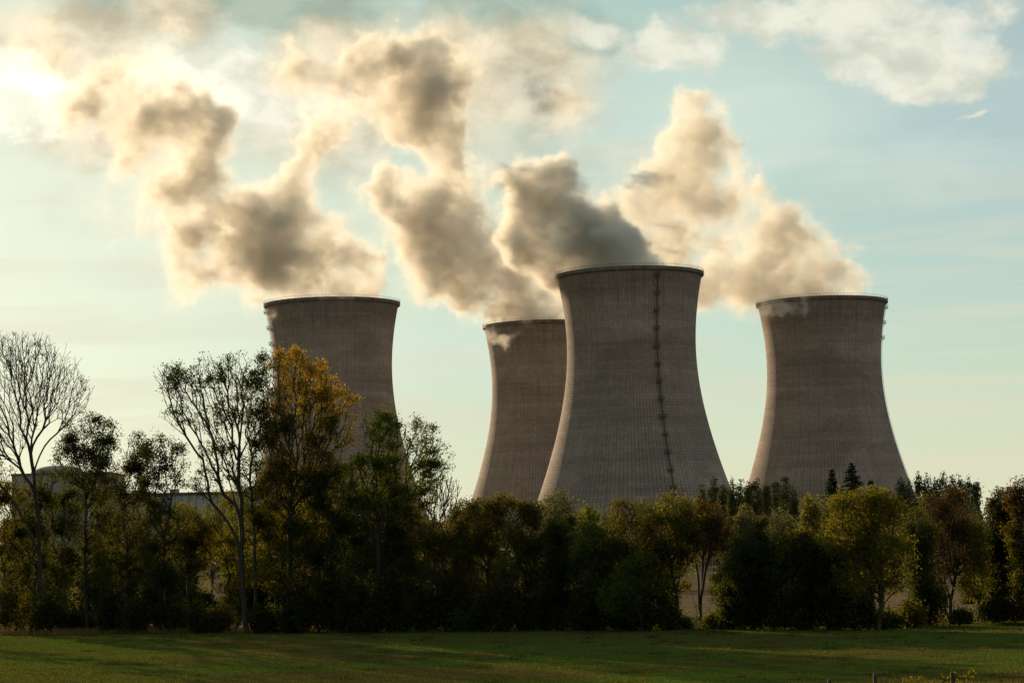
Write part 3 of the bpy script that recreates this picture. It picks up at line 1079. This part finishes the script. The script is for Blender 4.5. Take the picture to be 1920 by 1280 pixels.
tree('leafy_tree', 'low dense tree at the foot of the airy tree with dangling twigs', 355, 1182, [(345, 990, 42, 40), (375, 1010, 34, 42), (340, 1040, 40, 26)], 'olive', nb=160, nl=6500, trunk_r=0.13)
tree('half_bare_tree', 'tall half bare tree with long limbs leaning away from the yellow tree', 462, 1188,
     [(318, 705, 34, 26), (345, 720, 46, 38), (400, 700, 40, 40), (440, 690, 32, 36), (330, 775, 26, 26), (395, 775, 50, 40), (448, 760, 36, 50), (410, 860, 46, 44), (385, 905, 36, 32)],
     'dark', nb=620, nl=7000, ls=.21, fork=(452, 935), trunk_r=0.29, alpha=.75, tip=.02, spread=.28, clump=.35)
tree('leafy_tree', 'leafy tree with its top against the tower edge ladder cages', 478, 1187, [(492, 690, 18, 40), (478, 745, 34, 44), (484, 810, 30, 50), (470, 890, 34, 44), (480, 960, 38, 50)],
     'dark', nb=320, nl=11500, ls=.2, fork=(468, 900), trunk_r=0.16, alpha=.6)
tree('leafy_tree', 'olive tree with sunlit leaves hugging the leaning tree trunk', 425, 1180, [(420, 960, 42, 46), (400, 1010, 44, 44), (455, 1040, 40, 60), (440, 1110, 36, 30)], 'lime', nb=180, nl=6500, ls=.22, trunk_r=0.13)
tree('yellow_tree', 'golden yellow autumn tree in front of the cooling tower', 545, 1187,
     [(548, 690, 40, 46), (592, 715, 34, 42), (622, 745, 34, 40), (540, 760, 46, 60), (590, 800, 52, 50), (638, 810, 26, 44), (655, 760, 18, 24), (520, 820, 34, 50), (555, 870, 62, 52), (610, 880, 46, 46), (520, 910, 34, 50)],
     'olive', nb=800, nl=29000, ls=.2, fork=(545, 930), trunk_r=0.27, alpha=.75, leaf2='gold', split_z=770, spread=.36)
tree('leafy_tree', 'olive green tree spreading under the golden tree', 515, 1186, [(515, 975, 36, 50), (540, 1000, 50, 50), (585, 975, 50, 44), (530, 1060, 50, 60)], 'lime', nb=220, nl=11000, ls=.22, trunk_r=0.18)
tree('leafy_tree', 'broad dark tree mass at the foot of the golden tree', 610, 1186, [(560, 930, 50, 40), (620, 920, 46, 40), (605, 985, 62, 56), (650, 960, 46, 46), (580, 1060, 66, 70), (640, 1070, 60, 70), (600, 1130, 66, 44)], 'dark', nb=320, nl=21000, ls=.24, trunk_r=0.24)
tree('leafy_tree', 'tall green tree with a rounded side branch reaching past the cooling tower', 690, 1187,
     [(712, 800, 36, 34), (728, 840, 48, 50), (785, 815, 32, 36), (800, 855, 38, 36), (820, 880, 26, 26), (690, 880, 46, 46), (770, 900, 48, 34), (720, 940, 60, 44), (800, 925, 26, 24)],
     'green', nb=560, nl=20000, ls=.2, fork=(706, 960), trunk_r=0.26, alpha=.6, spread=.36)
tree('leafy_tree', 'dark full tree below the rounded side branch', 725, 1185, [(700, 960, 60, 44), (760, 960, 44, 36), (720, 1010, 62, 50), (765, 1000, 44, 40), (700, 1080, 66, 66), (760, 1090, 40, 60), (700, 1140, 60, 36)], 'dark', nb=300, nl=19000, ls=.24, trunk_r=0.22)
tree('bare_tree', 'small bare sapling with a thin round crown between the towers', 818, 1180, [(836, 915, 28, 26), (815, 950, 26, 26), (845, 955, 24, 26), (820, 1010, 24, 30)], 'lime', nb=300, nl=700, ls=.16, fork=(816, 1040), trunk_r=0.10, alpha=.75, spread=.18, clump=.3)
tree('leafy_tree', 'small green tree under the bare sapling', 838, 1184, [(815, 1010, 40, 44), (850, 1040, 38, 46), (820, 1100, 40, 50)], 'olive', nb=180, nl=8500, trunk_r=0.14)
tree('leafy_tree', 'crooked tree with a flat open top near the half hidden cooling tower', 905, 1182, [(905, 955, 44, 24), (945, 945, 26, 18), (885, 1000, 40, 36), (925, 1010, 42, 40), (900, 1080, 46, 50)], 'olive', nb=320, nl=12500, ls=.22, fork=(915, 1040), trunk_r=0.18, alpha=.6)
tree('leafy_tree', 'tree with a pointed top at the sunlit foot of the biggest cooling tower', 985, 1183, [(998, 960, 24, 28), (985, 1000, 44, 44), (1010, 1040, 46, 50), (970, 1080, 46, 60)], 'olive', nb=260, nl=13000, ls=.23, trunk_r=0.18)
tree('leafy_tree', 'dark low crowned tree between the pointed one and the thin spire', 1055, 1183, [(1050, 1000, 42, 32), (1070, 1040, 46, 50), (1040, 1090, 50, 60)], 'dark', nb=220, nl=13000, ls=.24, trunk_r=0.18)
tree('leafy_tree', 'light green tree with lit leaves and a narrow spire top', 1118, 1184, [(1105, 985, 18, 36), (1120, 1030, 46, 40), (1110, 1080, 48, 50)], 'green', nb=220, nl=10500, ls=.23, trunk_r=0.16)
tree('leafy_tree', 'olive tree with a straight dark trunk before the big cooling tower ladder', 1180, 1183, [(1172, 960, 34, 26), (1180, 1000, 48, 36), (1160, 1050, 44, 40), (1205, 1050, 44, 40)], 'olive', nb=380, nl=8500, ls=.2, fork=(1176, 1080), trunk_r=0.18, alpha=.6)
tree('leafy_tree', 'green thicket tree beneath the straight trunked olive one', 1205, 1185, [(1200, 1080, 50, 44), (1170, 1115, 50, 40)], 'green', nb=160, nl=8000, trunk_r=0.13)
tree('leafy_tree', 'full tree with golden top leaves at the right foot of the biggest tower', 1262, 1183, [(1265, 955, 44, 30), (1250, 1000, 54, 44), (1290, 1000, 40, 44), (1245, 1070, 46, 60)], 'olive', nb=320, nl=14500, ls=.22, leaf2='lime', split_z=985, trunk_r=0.19)
tree('thin_tree', 'reddish thin tree standing on several slender bare stems', 1312, 1180, [(1325, 965, 36, 28), (1308, 1000, 42, 32), (1348, 1005, 34, 30)],
     'rust', nb=380, nl=8500, ls=.2, fork=(1318, 1030), stems=[(1303, 1030), (1318, 1025), (1334, 1030), (1285, 1090)], trunk_r=0.16, alpha=.75, spread=.34)
tree('leafy_tree', 'dark conical tree with rusty tip leaves beside the slender stems', 1412, 1182, [(1425, 988, 20, 20), (1415, 1028, 46, 34), (1400, 1070, 46, 60), (1440, 1080, 44, 66)], 'dark', nb=300, nl=17000, ls=.24, leaf2='rust', split_z=985, trunk_r=0.21)
tree('leafy_tree', 'dark tree with a ragged flat top left of the big yellow green tree', 1498, 1182, [(1495, 1015, 36, 24), (1510, 1045, 42, 38), (1490, 1090, 46, 60)], 'dark', nb=260, nl=13500, ls=.24, leaf2='olive', split_z=1010, trunk_r=0.19)
tree('leafy_tree', 'low dark tree in the hollow beside the yellow green tree', 1550, 1182, [(1548, 1055, 32, 34), (1560, 1100, 40, 60)], 'dark', nb=160, nl=9500, ls=.24, trunk_r=0.14)
tree('leafy_tree', 'big yellow green tree with a broad sunlit crown at the foot of the lone tower', 1646, 1182,
     [(1598, 950, 40, 38), (1655, 955, 40, 36), (1590, 1010, 44, 44), (1645, 1020, 52, 50), (1690, 1050, 26, 44), (1610, 1080, 46, 46), (1675, 1100, 24, 22)],
     'lime', nb=520, nl=19000, ls=.22, fork=(1650, 1070), trunk_r=0.24, alpha=.6, ivy=3.2)
tree('thin_tree', 'thin brown tree on two crooked stems behind the low dark mound', 1782, 1168, [(1752, 985, 30, 60), (1790, 960, 34, 50), (1810, 1020, 36, 44), (1765, 1050, 30, 30)],
     'rust', nb=520, nl=8500, ls=.2, fork=(1778, 1090), stems=[(1762, 1070), (1792, 1080)], trunk_r=0.19, alpha=.75, spread=.36)
tree('leafy_tree', 'olive tree between the yellow green tree and the crooked brown one', 1722, 1172, [(1725, 1010, 26, 60), (1730, 1070, 30, 46)], 'dark', nb=180, nl=7500, ls=.22, trunk_r=0.13)
tree('leafy_tree', 'dense ivy clad tree at the right hand end of the row', 1872, 1164, [(1885, 960, 34, 40), (1870, 1010, 34, 50), (1868, 1080, 36, 60), (1862, 1130, 34, 36)], 'dark', nb=280, nl=16500, ls=.24, trunk_r=0.24, ivy=5)
tree('leafy_tree', 'rust tinged tree cut by the edge, beside the ivy clad one', 1930, 1166, [(1912, 935, 26, 36), (1925, 1000, 34, 60), (1935, 1080, 34, 70)], 'olive', nb=240, nl=11500, ls=.23, leaf2='rust', split_z=960, trunk_r=0.19)
tree('leafy_tree', 'yellow leaved small tree in the gap before the ivy clad tree', 1832, 1168, [(1832, 1020, 20, 44), (1825, 1090, 24, 44)], 'lime', nb=140, nl=3800, ls=.2, trunk_r=0.10)
for (px, top, hw, lf, lb) in [(35, 905, 34, 'olive', 'leafy tree second in line behind the left edge one'), (115, 905, 40, 'dark', 'leafy tree second in line right of the bare trunk'),
                              (205, 912, 38, 'olive', 'leafy tree second in line under the round many stemmed one'), (275, 938, 36, 'olive', 'leafy tree second in line before the turbine hall'),
                              (355, 948, 36, 'lime', 'leafy tree second in line left of the leaning limbs'), (450, 925, 36, 'green', 'leafy tree second in line behind the leaning trunk'),
                              (870, 985, 36, 'olive', 'leafy tree second in line near the flat topped crooked one'), (1150, 985, 40, 'dark', 'leafy tree second in line behind the spire topped one'),
                              (1225, 985, 40, 'olive', 'leafy tree second in line left of the golden topped one'), (1375, 1000, 34, 'dark', 'leafy tree second in line right of the slender stems'),
                              (1460, 1010, 34, 'dark', 'leafy tree second in line beside the conical one'), (1745, 970, 34, 'olive', 'leafy tree second in line behind the dark mound'),
                              (1835, 975, 30, 'dark', 'leafy tree second in line behind the small yellow leaved one')]:
    tree('leafy_tree', lb, px, 1030 + CAM_Z * FPX / 262, [(px - 6, top + 22, hw * .8, 24), (px + 8, top + 58, hw, 34), (px - 4, top + 105, hw * 1.1, 40), (px, top + 150, hw, 30)], lf, nb=200, nl=9500, ls=.26, Y=262, trunk_r=0.16)
tree('leafy_tree', 'tall leafy tree beyond the frame edge whose shadow falls on the field', -150, 1200, [(-150, 800, 60, 60), (-130, 900, 60, 60), (-160, 1000, 60, 70)], 'dark', nb=200, nl=6000, trunk_r=.2)
for (px, top, hw, lf, lb) in [(530, 872, 46, 'olive', 'full tree second in line behind the golden one, its left half'), (595, 880, 50, 'olive', 'full tree second in line behind the golden one, its right half'),
                              (660, 872, 46, 'green', 'full tree second in line between the golden tree and the rounded side branch'), (735, 895, 46, 'dark', 'full tree second in line behind the rounded side branch'),
                              (775, 955, 36, 'olive', 'low full tree second in line left of the bare sapling')]:
    tree('leafy_tree', lb, px, 1030 + CAM_Z * FPX / 240, [(px - 6, top + 30, hw * .8, 34), (px + 8, top + 80, hw, 46), (px - 4, top + 140, hw * 1.15, 50), (px, top + 200, hw, 40)], lf, nb=260, nl=13500, ls=.27, Y=240, trunk_r=.2)
for (px, top, hw, lf, lb) in [(1985, 930, 50, 'dark', 'dark tree just past the right end of the row'), (2070, 950, 54, 'olive', 'olive tree second past the right end of the row'),
                              (2160, 920, 50, 'dark', 'dark tree third past the right end of the row'), (2260, 960, 56, 'green', 'green tree last past the right end of the row')]:
    tree('leafy_tree', lb, px, 1160, [(px - 6, top + 30, hw * .8, 34), (px + 8, top + 80, hw, 46), (px - 4, top + 140, hw * 1.1, 50), (px, top + 190, hw, 36)], lf, nb=200, nl=8000, ls=.27, Y=205, trunk_r=.2)
# thin stems and low stuff that shade the row from behind
BUSHES = [
    # px, py, half width, height, leaf, label
    (25, 1187, 45, 120, 'olive', 'olive bush at the very left end of the hedge line'), (95, 1187, 45, 100, 'dark', 'dark bush right of the bare tree trunk'),
    (140, 1186, 42, 80, 'dark', 'small dark bush under the round many stemmed tree'), (205, 1187, 46, 110, 'dark', 'dark bush between the two leafy trees at the left'),
    (270, 1187, 46, 95, 'dark', 'dark bush before the thin leafy tree'), (325, 1186, 40, 86, 'dark', 'low dark bush left of the gap with the brown field'),
    (372, 1187, 42, 74, 'dark', 'low bush under the gap with the brown field'), (412, 1186, 34, 66, 'olive', 'low olive bush beside the lit patch of grass'),
    (500, 1187, 34, 80, 'dark', 'bush right of the leaning tree trunk'), (545, 1187, 42, 110, 'dark', 'dark bush under the golden tree'),
    (600, 1187, 50, 120, 'dark', 'tall black looking bush under the broad dark tree'), (655, 1187, 46, 110, 'dark', 'dark bush left of the rounded green tree trunk'),
    (705, 1187, 40, 90, 'dark', 'dark bush right of the rounded green tree trunk'), (750, 1185, 40, 76, 'green', 'loose green bush with lit sprigs under the full tree'),
    (795, 1185, 40, 100, 'dark', 'dark bush at the foot of the bare sapling'), (845, 1184, 42, 110, 'dark', 'dark bush right of the bare sapling'),
    (880, 1184, 36, 90, 'green', 'bush with lit green leaves left of the crooked tree'), (930, 1184, 46, 110, 'dark', 'dark bush right of the crooked tree'),
    (975, 1184, 46, 120, 'dark', 'dark bush under the pointed tree'), (1025, 1184, 46, 110, 'dark', 'dark bush left of the low crowned tree'),
    (1080, 1184, 46, 100, 'dark', 'dark bush right of the low crowned tree'), (1130, 1184, 46, 96, 'dark', 'dark bush under the spire topped tree'),
    (1175, 1184, 44, 90, 'dark', 'dark bush at the straight trunk of the olive tree before the big tower ladder'), (1225, 1184, 46, 110, 'dark', 'dark bush left of the slender stems'),
    (1268, 1182, 34, 44, 'green', 'low lit bush at the foot of the slender stems'), (1340, 1181, 30, 36, 'lime', 'small yellowish bush right of the slender stems'),
    (1375, 1182, 36, 150, 'dark', 'tall ivy dark bush at the edge of the open gap'), (1425, 1182, 46, 120, 'dark', 'dark bush under the conical tree'),
    (1470, 1182, 36, 80, 'rust', 'orange tinged bush right of the conical tree'), (1520, 1182, 44, 100, 'dark', 'dark bush under the ragged flat topped tree'),
    (1575, 1182, 44, 100, 'dark', 'dark bush left of the big yellow green tree'), (1625, 1182, 40, 90, 'dark', 'dark bush at the trunk of the big yellow green tree'),
    (1668, 1180, 30, 46, 'dark', 'low dark bush right of the big yellow green tree trunk'), (1712, 1176, 30, 70, 'olive', 'olive bush left of the dark mound'),
    (1742, 1172, 46, 120, 'dark', 'dark rounded mound of a bush before the crooked brown tree'), (1800, 1170, 26, 40, 'dark', 'low dark bush at the crooked stems'),
    (1865, 1166, 34, 90, 'dark', 'dark bush at the foot of the ivy clad tree'), (1905, 1165, 40, 60, 'rust', 'low rusty bush at the right end of the hedge line'),
]
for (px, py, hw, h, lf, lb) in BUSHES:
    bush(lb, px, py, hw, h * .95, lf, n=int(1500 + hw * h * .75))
# a second rank close behind keeps the row dense below eye height
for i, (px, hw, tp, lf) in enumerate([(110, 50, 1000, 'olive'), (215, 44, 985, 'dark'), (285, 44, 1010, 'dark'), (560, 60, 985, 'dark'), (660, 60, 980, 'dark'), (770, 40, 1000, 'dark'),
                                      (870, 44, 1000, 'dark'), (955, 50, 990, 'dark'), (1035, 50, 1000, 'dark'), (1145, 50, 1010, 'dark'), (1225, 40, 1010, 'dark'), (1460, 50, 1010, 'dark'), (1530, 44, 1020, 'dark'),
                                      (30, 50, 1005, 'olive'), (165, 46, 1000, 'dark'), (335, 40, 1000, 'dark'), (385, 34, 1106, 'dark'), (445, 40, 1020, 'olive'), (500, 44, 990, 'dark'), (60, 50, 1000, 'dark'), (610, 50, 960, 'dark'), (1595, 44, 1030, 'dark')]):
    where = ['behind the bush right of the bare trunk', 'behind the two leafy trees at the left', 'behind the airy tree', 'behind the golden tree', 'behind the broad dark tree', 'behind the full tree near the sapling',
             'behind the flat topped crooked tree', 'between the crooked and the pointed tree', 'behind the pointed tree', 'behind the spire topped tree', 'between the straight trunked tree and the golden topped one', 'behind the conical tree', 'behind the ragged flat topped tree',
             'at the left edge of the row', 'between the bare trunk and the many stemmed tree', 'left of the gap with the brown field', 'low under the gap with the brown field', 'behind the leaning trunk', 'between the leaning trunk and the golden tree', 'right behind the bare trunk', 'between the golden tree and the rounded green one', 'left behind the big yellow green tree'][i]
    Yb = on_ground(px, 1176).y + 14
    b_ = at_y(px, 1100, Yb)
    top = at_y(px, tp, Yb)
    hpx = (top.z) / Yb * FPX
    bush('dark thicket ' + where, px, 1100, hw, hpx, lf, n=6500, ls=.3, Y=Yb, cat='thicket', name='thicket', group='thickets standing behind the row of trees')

# ---- the belt between the field and the towers
MID = [
    # px, top, half width, half height of crown, Y, leaf, label
    (870, 936, 32, 26, 420, 'grey', 'hazy rounded tree in the gap between the towers'), (905, 950, 26, 22, 400, 'grey', 'hazy low tree left of the half hidden tower foot'),
    (1045, 920, 40, 34, 430, 'grey', 'round grey green tree at the left foot of the biggest tower'), (1100, 950, 26, 24, 440, 'grey', 'grey green tree right of the round one'),
    (1150, 955, 30, 26, 440, 'grey', 'low grey green tree below the biggest tower'), (1210, 935, 26, 30, 430, 'grey', 'pale fluffy tree left of the big tower ladder foot'),
    (1242, 945, 26, 30, 430, 'grey', 'pale fluffy tree right of the big tower ladder foot'), (1400, 945, 24, 30, 440, 'grey', 'pale fluffy tree below the poplars between the towers'),
    (1520, 922, 22, 40, 430, 'lime', 'narrow pale yellow tree left of the firs'), (1550, 925, 40, 34, 470, 'grey', 'rounded dark tree under the firs'),
    (1465, 955, 40, 30, 450, 'grey', 'low hazy tree right under the poplar row'), (1640, 910, 40, 40, 520, 'grey', 'hazy tree right of the taller fir'),
    (1740, 925, 40, 40, 480, 'grey', 'dark tree below the poplars right of the lone tower'), (1800, 920, 40, 40, 480, 'grey', 'hazy tree behind the crooked brown tree'),
    (1850, 950, 36, 34, 470, 'grey', 'hazy tree in the gap before the ivy clad tree'), (1900, 940, 40, 40, 480, 'grey', 'hazy tree behind the ivy clad one'),
    (60, 985, 50, 30, 430, 'grey', 'hazy tree behind the bare trunk'), (200, 985, 50, 30, 430, 'grey', 'hazy tree below the turbine hall, left half'), (330, 980, 46, 30, 430, 'grey', 'hazy tree below the turbine hall, middle'),
    (395, 960, 40, 34, 430, 'grey', 'hazy blue green tree seen through the leaning limbs'), (480, 975, 46, 30, 430, 'grey', 'hazy tree at the left foot of the left tower'), (790, 960, 40, 30, 430, 'grey', 'hazy tree right of the left tower foot'),
    (1000, 975, 40, 24, 440, 'grey', 'low hazy tree between the half hidden and the biggest tower'), (1320, 950, 40, 30, 450, 'grey', 'hazy tree at the right foot of the biggest tower'),
    (640, 960, 50, 30, 430, 'grey', 'hazy tree in front of the left tower foot'), (720, 965, 50, 30, 430, 'grey', 'hazy tree right of centre before the left tower foot'), (845, 975, 30, 22, 430, 'grey', 'low hazy tree below the bare sapling'),
    (1590, 960, 44, 34, 440, 'dark', 'dark tree behind the big yellow green crown'), (1695, 950, 40, 40, 450, 'dark', 'dark tree right behind the big yellow green crown'), (560, 965, 50, 30, 430, 'grey', 'hazy tree behind the golden tree foot'),
]
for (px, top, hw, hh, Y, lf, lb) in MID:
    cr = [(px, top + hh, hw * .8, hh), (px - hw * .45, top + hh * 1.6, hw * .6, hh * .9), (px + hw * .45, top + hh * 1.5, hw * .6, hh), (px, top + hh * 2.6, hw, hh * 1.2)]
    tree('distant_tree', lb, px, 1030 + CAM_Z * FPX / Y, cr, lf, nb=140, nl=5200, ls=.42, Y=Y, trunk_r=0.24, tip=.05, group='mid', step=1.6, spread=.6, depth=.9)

POPLARS = [(1318, 902, 9), (1338, 892, 10), (1356, 905, 9), (1372, 893, 8), (1388, 897, 9), (1404, 900, 9), (1421, 893, 11), (1437, 904, 9), (1455, 899, 9), (1473, 892, 12), (1490, 915, 9),
           (1690, 893, 10), (1706, 896, 11), (1722, 882, 10), (1738, 886, 10), (1754, 888, 10), (1770, 882, 11), (1786, 893, 9), (1801, 889, 10), (1816, 892, 10), (1831, 900, 9)]
ORD = ['first', 'second', 'third', 'fourth', 'fifth', 'sixth', 'seventh', 'eighth', 'ninth', 'tenth', 'eleventh']
for i, (px, top, hw) in enumerate(POPLARS):
    lb = (ORD[i] + ' slim poplar from the left in the row left of the lone tower') if i < 11 else (ORD[i - 11] + ' slim poplar from the left in the row right of the lone tower')
    Y = 600 + (i * 37) % 50
    cr = [(px, top + 26, hw * (.55 + .25 * (i % 3)), 26), (px + (i % 2) * 3 - 1, top + 50, hw * (1.05 + .2 * (i % 2)), 38), (px, top + 92, hw * 1.5, 50)]
    tree('poplar', lb, px, 1080, cr, 'poplar', nb=110, nl=3600, ls=.5, Y=Y, trunk_r=0.24, tip=.05, alpha=.6, group='poplar', step=1.6, spread=.5, depth=1.0, cat='poplar')
conifer('shorter dark fir with a thin ragged outline, left of the taller fir', 1560, 880, 42, 560)
conifer('taller pointed dark fir in front of the lone cooling tower', 1596, 867, 62, 560)
conifer('small blurred fir right of the taller one', 1633, 898, 36, 600)

# ---- far wood on the horizon
rng = np.random.default_rng(5)
n = 26000
X = rng.uniform(-700, 900, n)
Yw = 1500 + rng.uniform(0, 160, n)
hgt = 9 + 5 * np.sin(X * .021) * np.sin(X * .008 + 1) + 3 * np.sin(X * .11)
P = np.stack([X, Yw, rng.uniform(0, 1, n) ** .7 * hgt], axis=1)
V, F = leaf_quads(P, 3.0, rng)
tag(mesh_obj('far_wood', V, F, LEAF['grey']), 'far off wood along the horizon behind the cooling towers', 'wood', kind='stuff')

# ---- grass on the field and the verge
def blades(P, h, w_, rng, name, mat, label, lean=0.35):
    n = len(P)
    a = rng.uniform(0, 2 * math.pi, n)
    d = np.stack([np.cos(a), np.sin(a), np.zeros(n)], axis=1)
    hh = h * rng.uniform(.4, 1.3, n)
    tip = P + rng.normal(size=(n, 3)) * lean * hh[:, None]
    tip[:, 2] = P[:, 2] + hh
    V = np.stack([P - d * w_, P + d * w_, tip], axis=1).reshape(-1, 3)
    F = np.arange(3 * n).reshape(n, 3)
    return tag(mesh_obj(name, V, F, mat), label, 'grass', kind='stuff')


def fz(X, Yv):
    return 0.22 * np.sin(X * 0.045 + 1.2 + Yv * 0.02) * np.sin(Yv * 0.05 + 0.4) + 0.10 * np.sin(X * 0.13 + Yv * 0.09)


G_GREEN = m_leaf('grass_blades', (0.045, 0.058, 0.010), (0.080, 0.095, 0.015), (0.12, 0.095, 0.025), .4, .25)
G_DRY = m_leaf('dry_grass', (0.10, 0.075, 0.03), (0.20, 0.145, 0.06), (0.24, 0.17, 0.07), .4, .3)
n = 70000
Yv = rng.uniform(108, 236, n)
X = rng.uniform(-1, 1, n) * (Yv * .24 + 4)
ey = np.where(X < 0, 214 - .35 * X, 214 - .02 * X)
P = np.stack([X, Yv, fz(X, Yv) * np.clip((ey - Yv) / 12, 0, 1)], axis=1)[Yv < ey - 1]
blades(P, .09, .03, rng, 'field_grass', G_GREEN, 'short meadow grass on the field in front of the trees')
cx = rng.uniform(-50, 45, 420)
cy = rng.uniform(112, 225, 420)
k_ = rng.integers(10, 60, 420)
X, Yv = np.repeat(cx, k_), np.repeat(cy, k_)
X, Yv = X + rng.normal(size=len(X)) * .45, Yv + rng.normal(size=len(X)) * .3
ey = np.where(X < 0, 214 - .35 * X, 214 - .02 * X)
P = np.stack([X, Yv, fz(X, Yv) * np.clip((ey - Yv) / 12, 0, 1) - .02], axis=1)[Yv < ey - 1]
blades(P, .26, .03, rng, 'weed_tufts', LEAF['dark'], 'scattered darker weed tufts in the meadow grass')
n = 46000
X = rng.uniform(-62, 56, n)
P = np.stack([X, np.where(X < 0, 214 - .35 * X, 214 - .02 * X) + rng.normal(size=n) * 1.4 + .8, np.zeros(n) - .05], axis=1)
keep = rng.uniform(size=n) < .35 + .65 * (np.sin(X * .4) * np.sin(X * .13 + 2) > 0)
blades(P[keep], .62, .03, rng, 'verge_grass', G_DRY, 'tall dry grass along the far edge of the field')

# ---- fence posts and creeper at the near edge
M_WOOD = plain('weathered_post', (0.07, 0.055, 0.04), .9, .3, 3)
POSTS = [(1555, 1273, 'left hand fence post, only its tip showing'), (1640, 1262, 'middle fence post standing in the dry weeds'), (1785, 1259, 'fence post with the green creeper growing on it')]
tops = []
for px, py, lb in POSTS:
    Y = 104.0
    q = at_y(px, py, Y)
    m = MB()
    m.hexa([(-.09, -.09, 0), (.09, -.09, 0), (.09, .09, 0), (-.09, .09, 0), (-.075, -.075, q.z), (.075, -.075, q.z - .02), (.075, .075, q.z), (-.075, .075, q.z + .03)])
    r_ = m.build('fence_post', M_WOOD, None, (q.x, Y, 0))
    tag(r_, lb, 'fence post', 'fence posts at the near edge of the field')
    tops.append(Vector((q.x, Y, q.z)))
m = MB()
for dz in (-.12, -.5, -.9):
    for a, b in zip([tops[0] + Vector((-9, 0, -.1))] + tops, tops + [tops[-1] + Vector((3.6, 0, 0))]):
        m.bar(a + Vector((0, -.1, dz)), b + Vector((0, -.1, dz)), .006)
tag(m.build('fence_wire', M_STEEL), 'thin wire strung between the fence posts', 'fence wire')
path = [at_y(px, py, 103.9) for px, py in ((1762, 1268), (1772, 1275), (1785, 1270), (1790, 1265), (1800, 1272), (1812, 1270), (1822, 1262), (1826, 1258))] 
P = []
root = empty('creeper', (tops[2].x, 103.9, 0))
cm = MB()
base = Vector(root.location)
prev = Vector((0, 0, 0))
for p in path:
    q = p - base
    cm.bar(prev if prev.length else Vector((.1, 0, .2)), q, .018)
    prev = q
for a, b in zip(path, path[1:]):
    k = 26
    u = rng.uniform(0, 1, k)[:, None]
    P.append(np.array(a) * (1 - u) + np.array(b) * u + rng.normal(size=(k, 3)) * .09)
for (qx, qy) in ((1700, 1272), (1715, 1273), (1730, 1272), (1745, 1278)):
    p = at_y(qx, qy, 103.9)
    P.append(np.array(p) + rng.normal(size=(22, 3)) * np.array([.2, .1, .07]))
P = np.concatenate(P)
cm.build('stem', BARK, root)
V, F = leaf_quads(P, .15, rng)
mesh_obj('foliage', V - np.array(base), F, LEAF['lime'], root)
tag(root, 'bright yellow green creeper trailing over the fence wire', 'creeper')
n = 9000
X = rng.uniform(8, 30, n)
P = np.stack([X, 104 + rng.uniform(-2, 3, n), np.zeros(n)], axis=1)
blades(P, .85, .02, rng, 'dry_weeds', G_DRY, 'brown dry weeds along the wire fence')
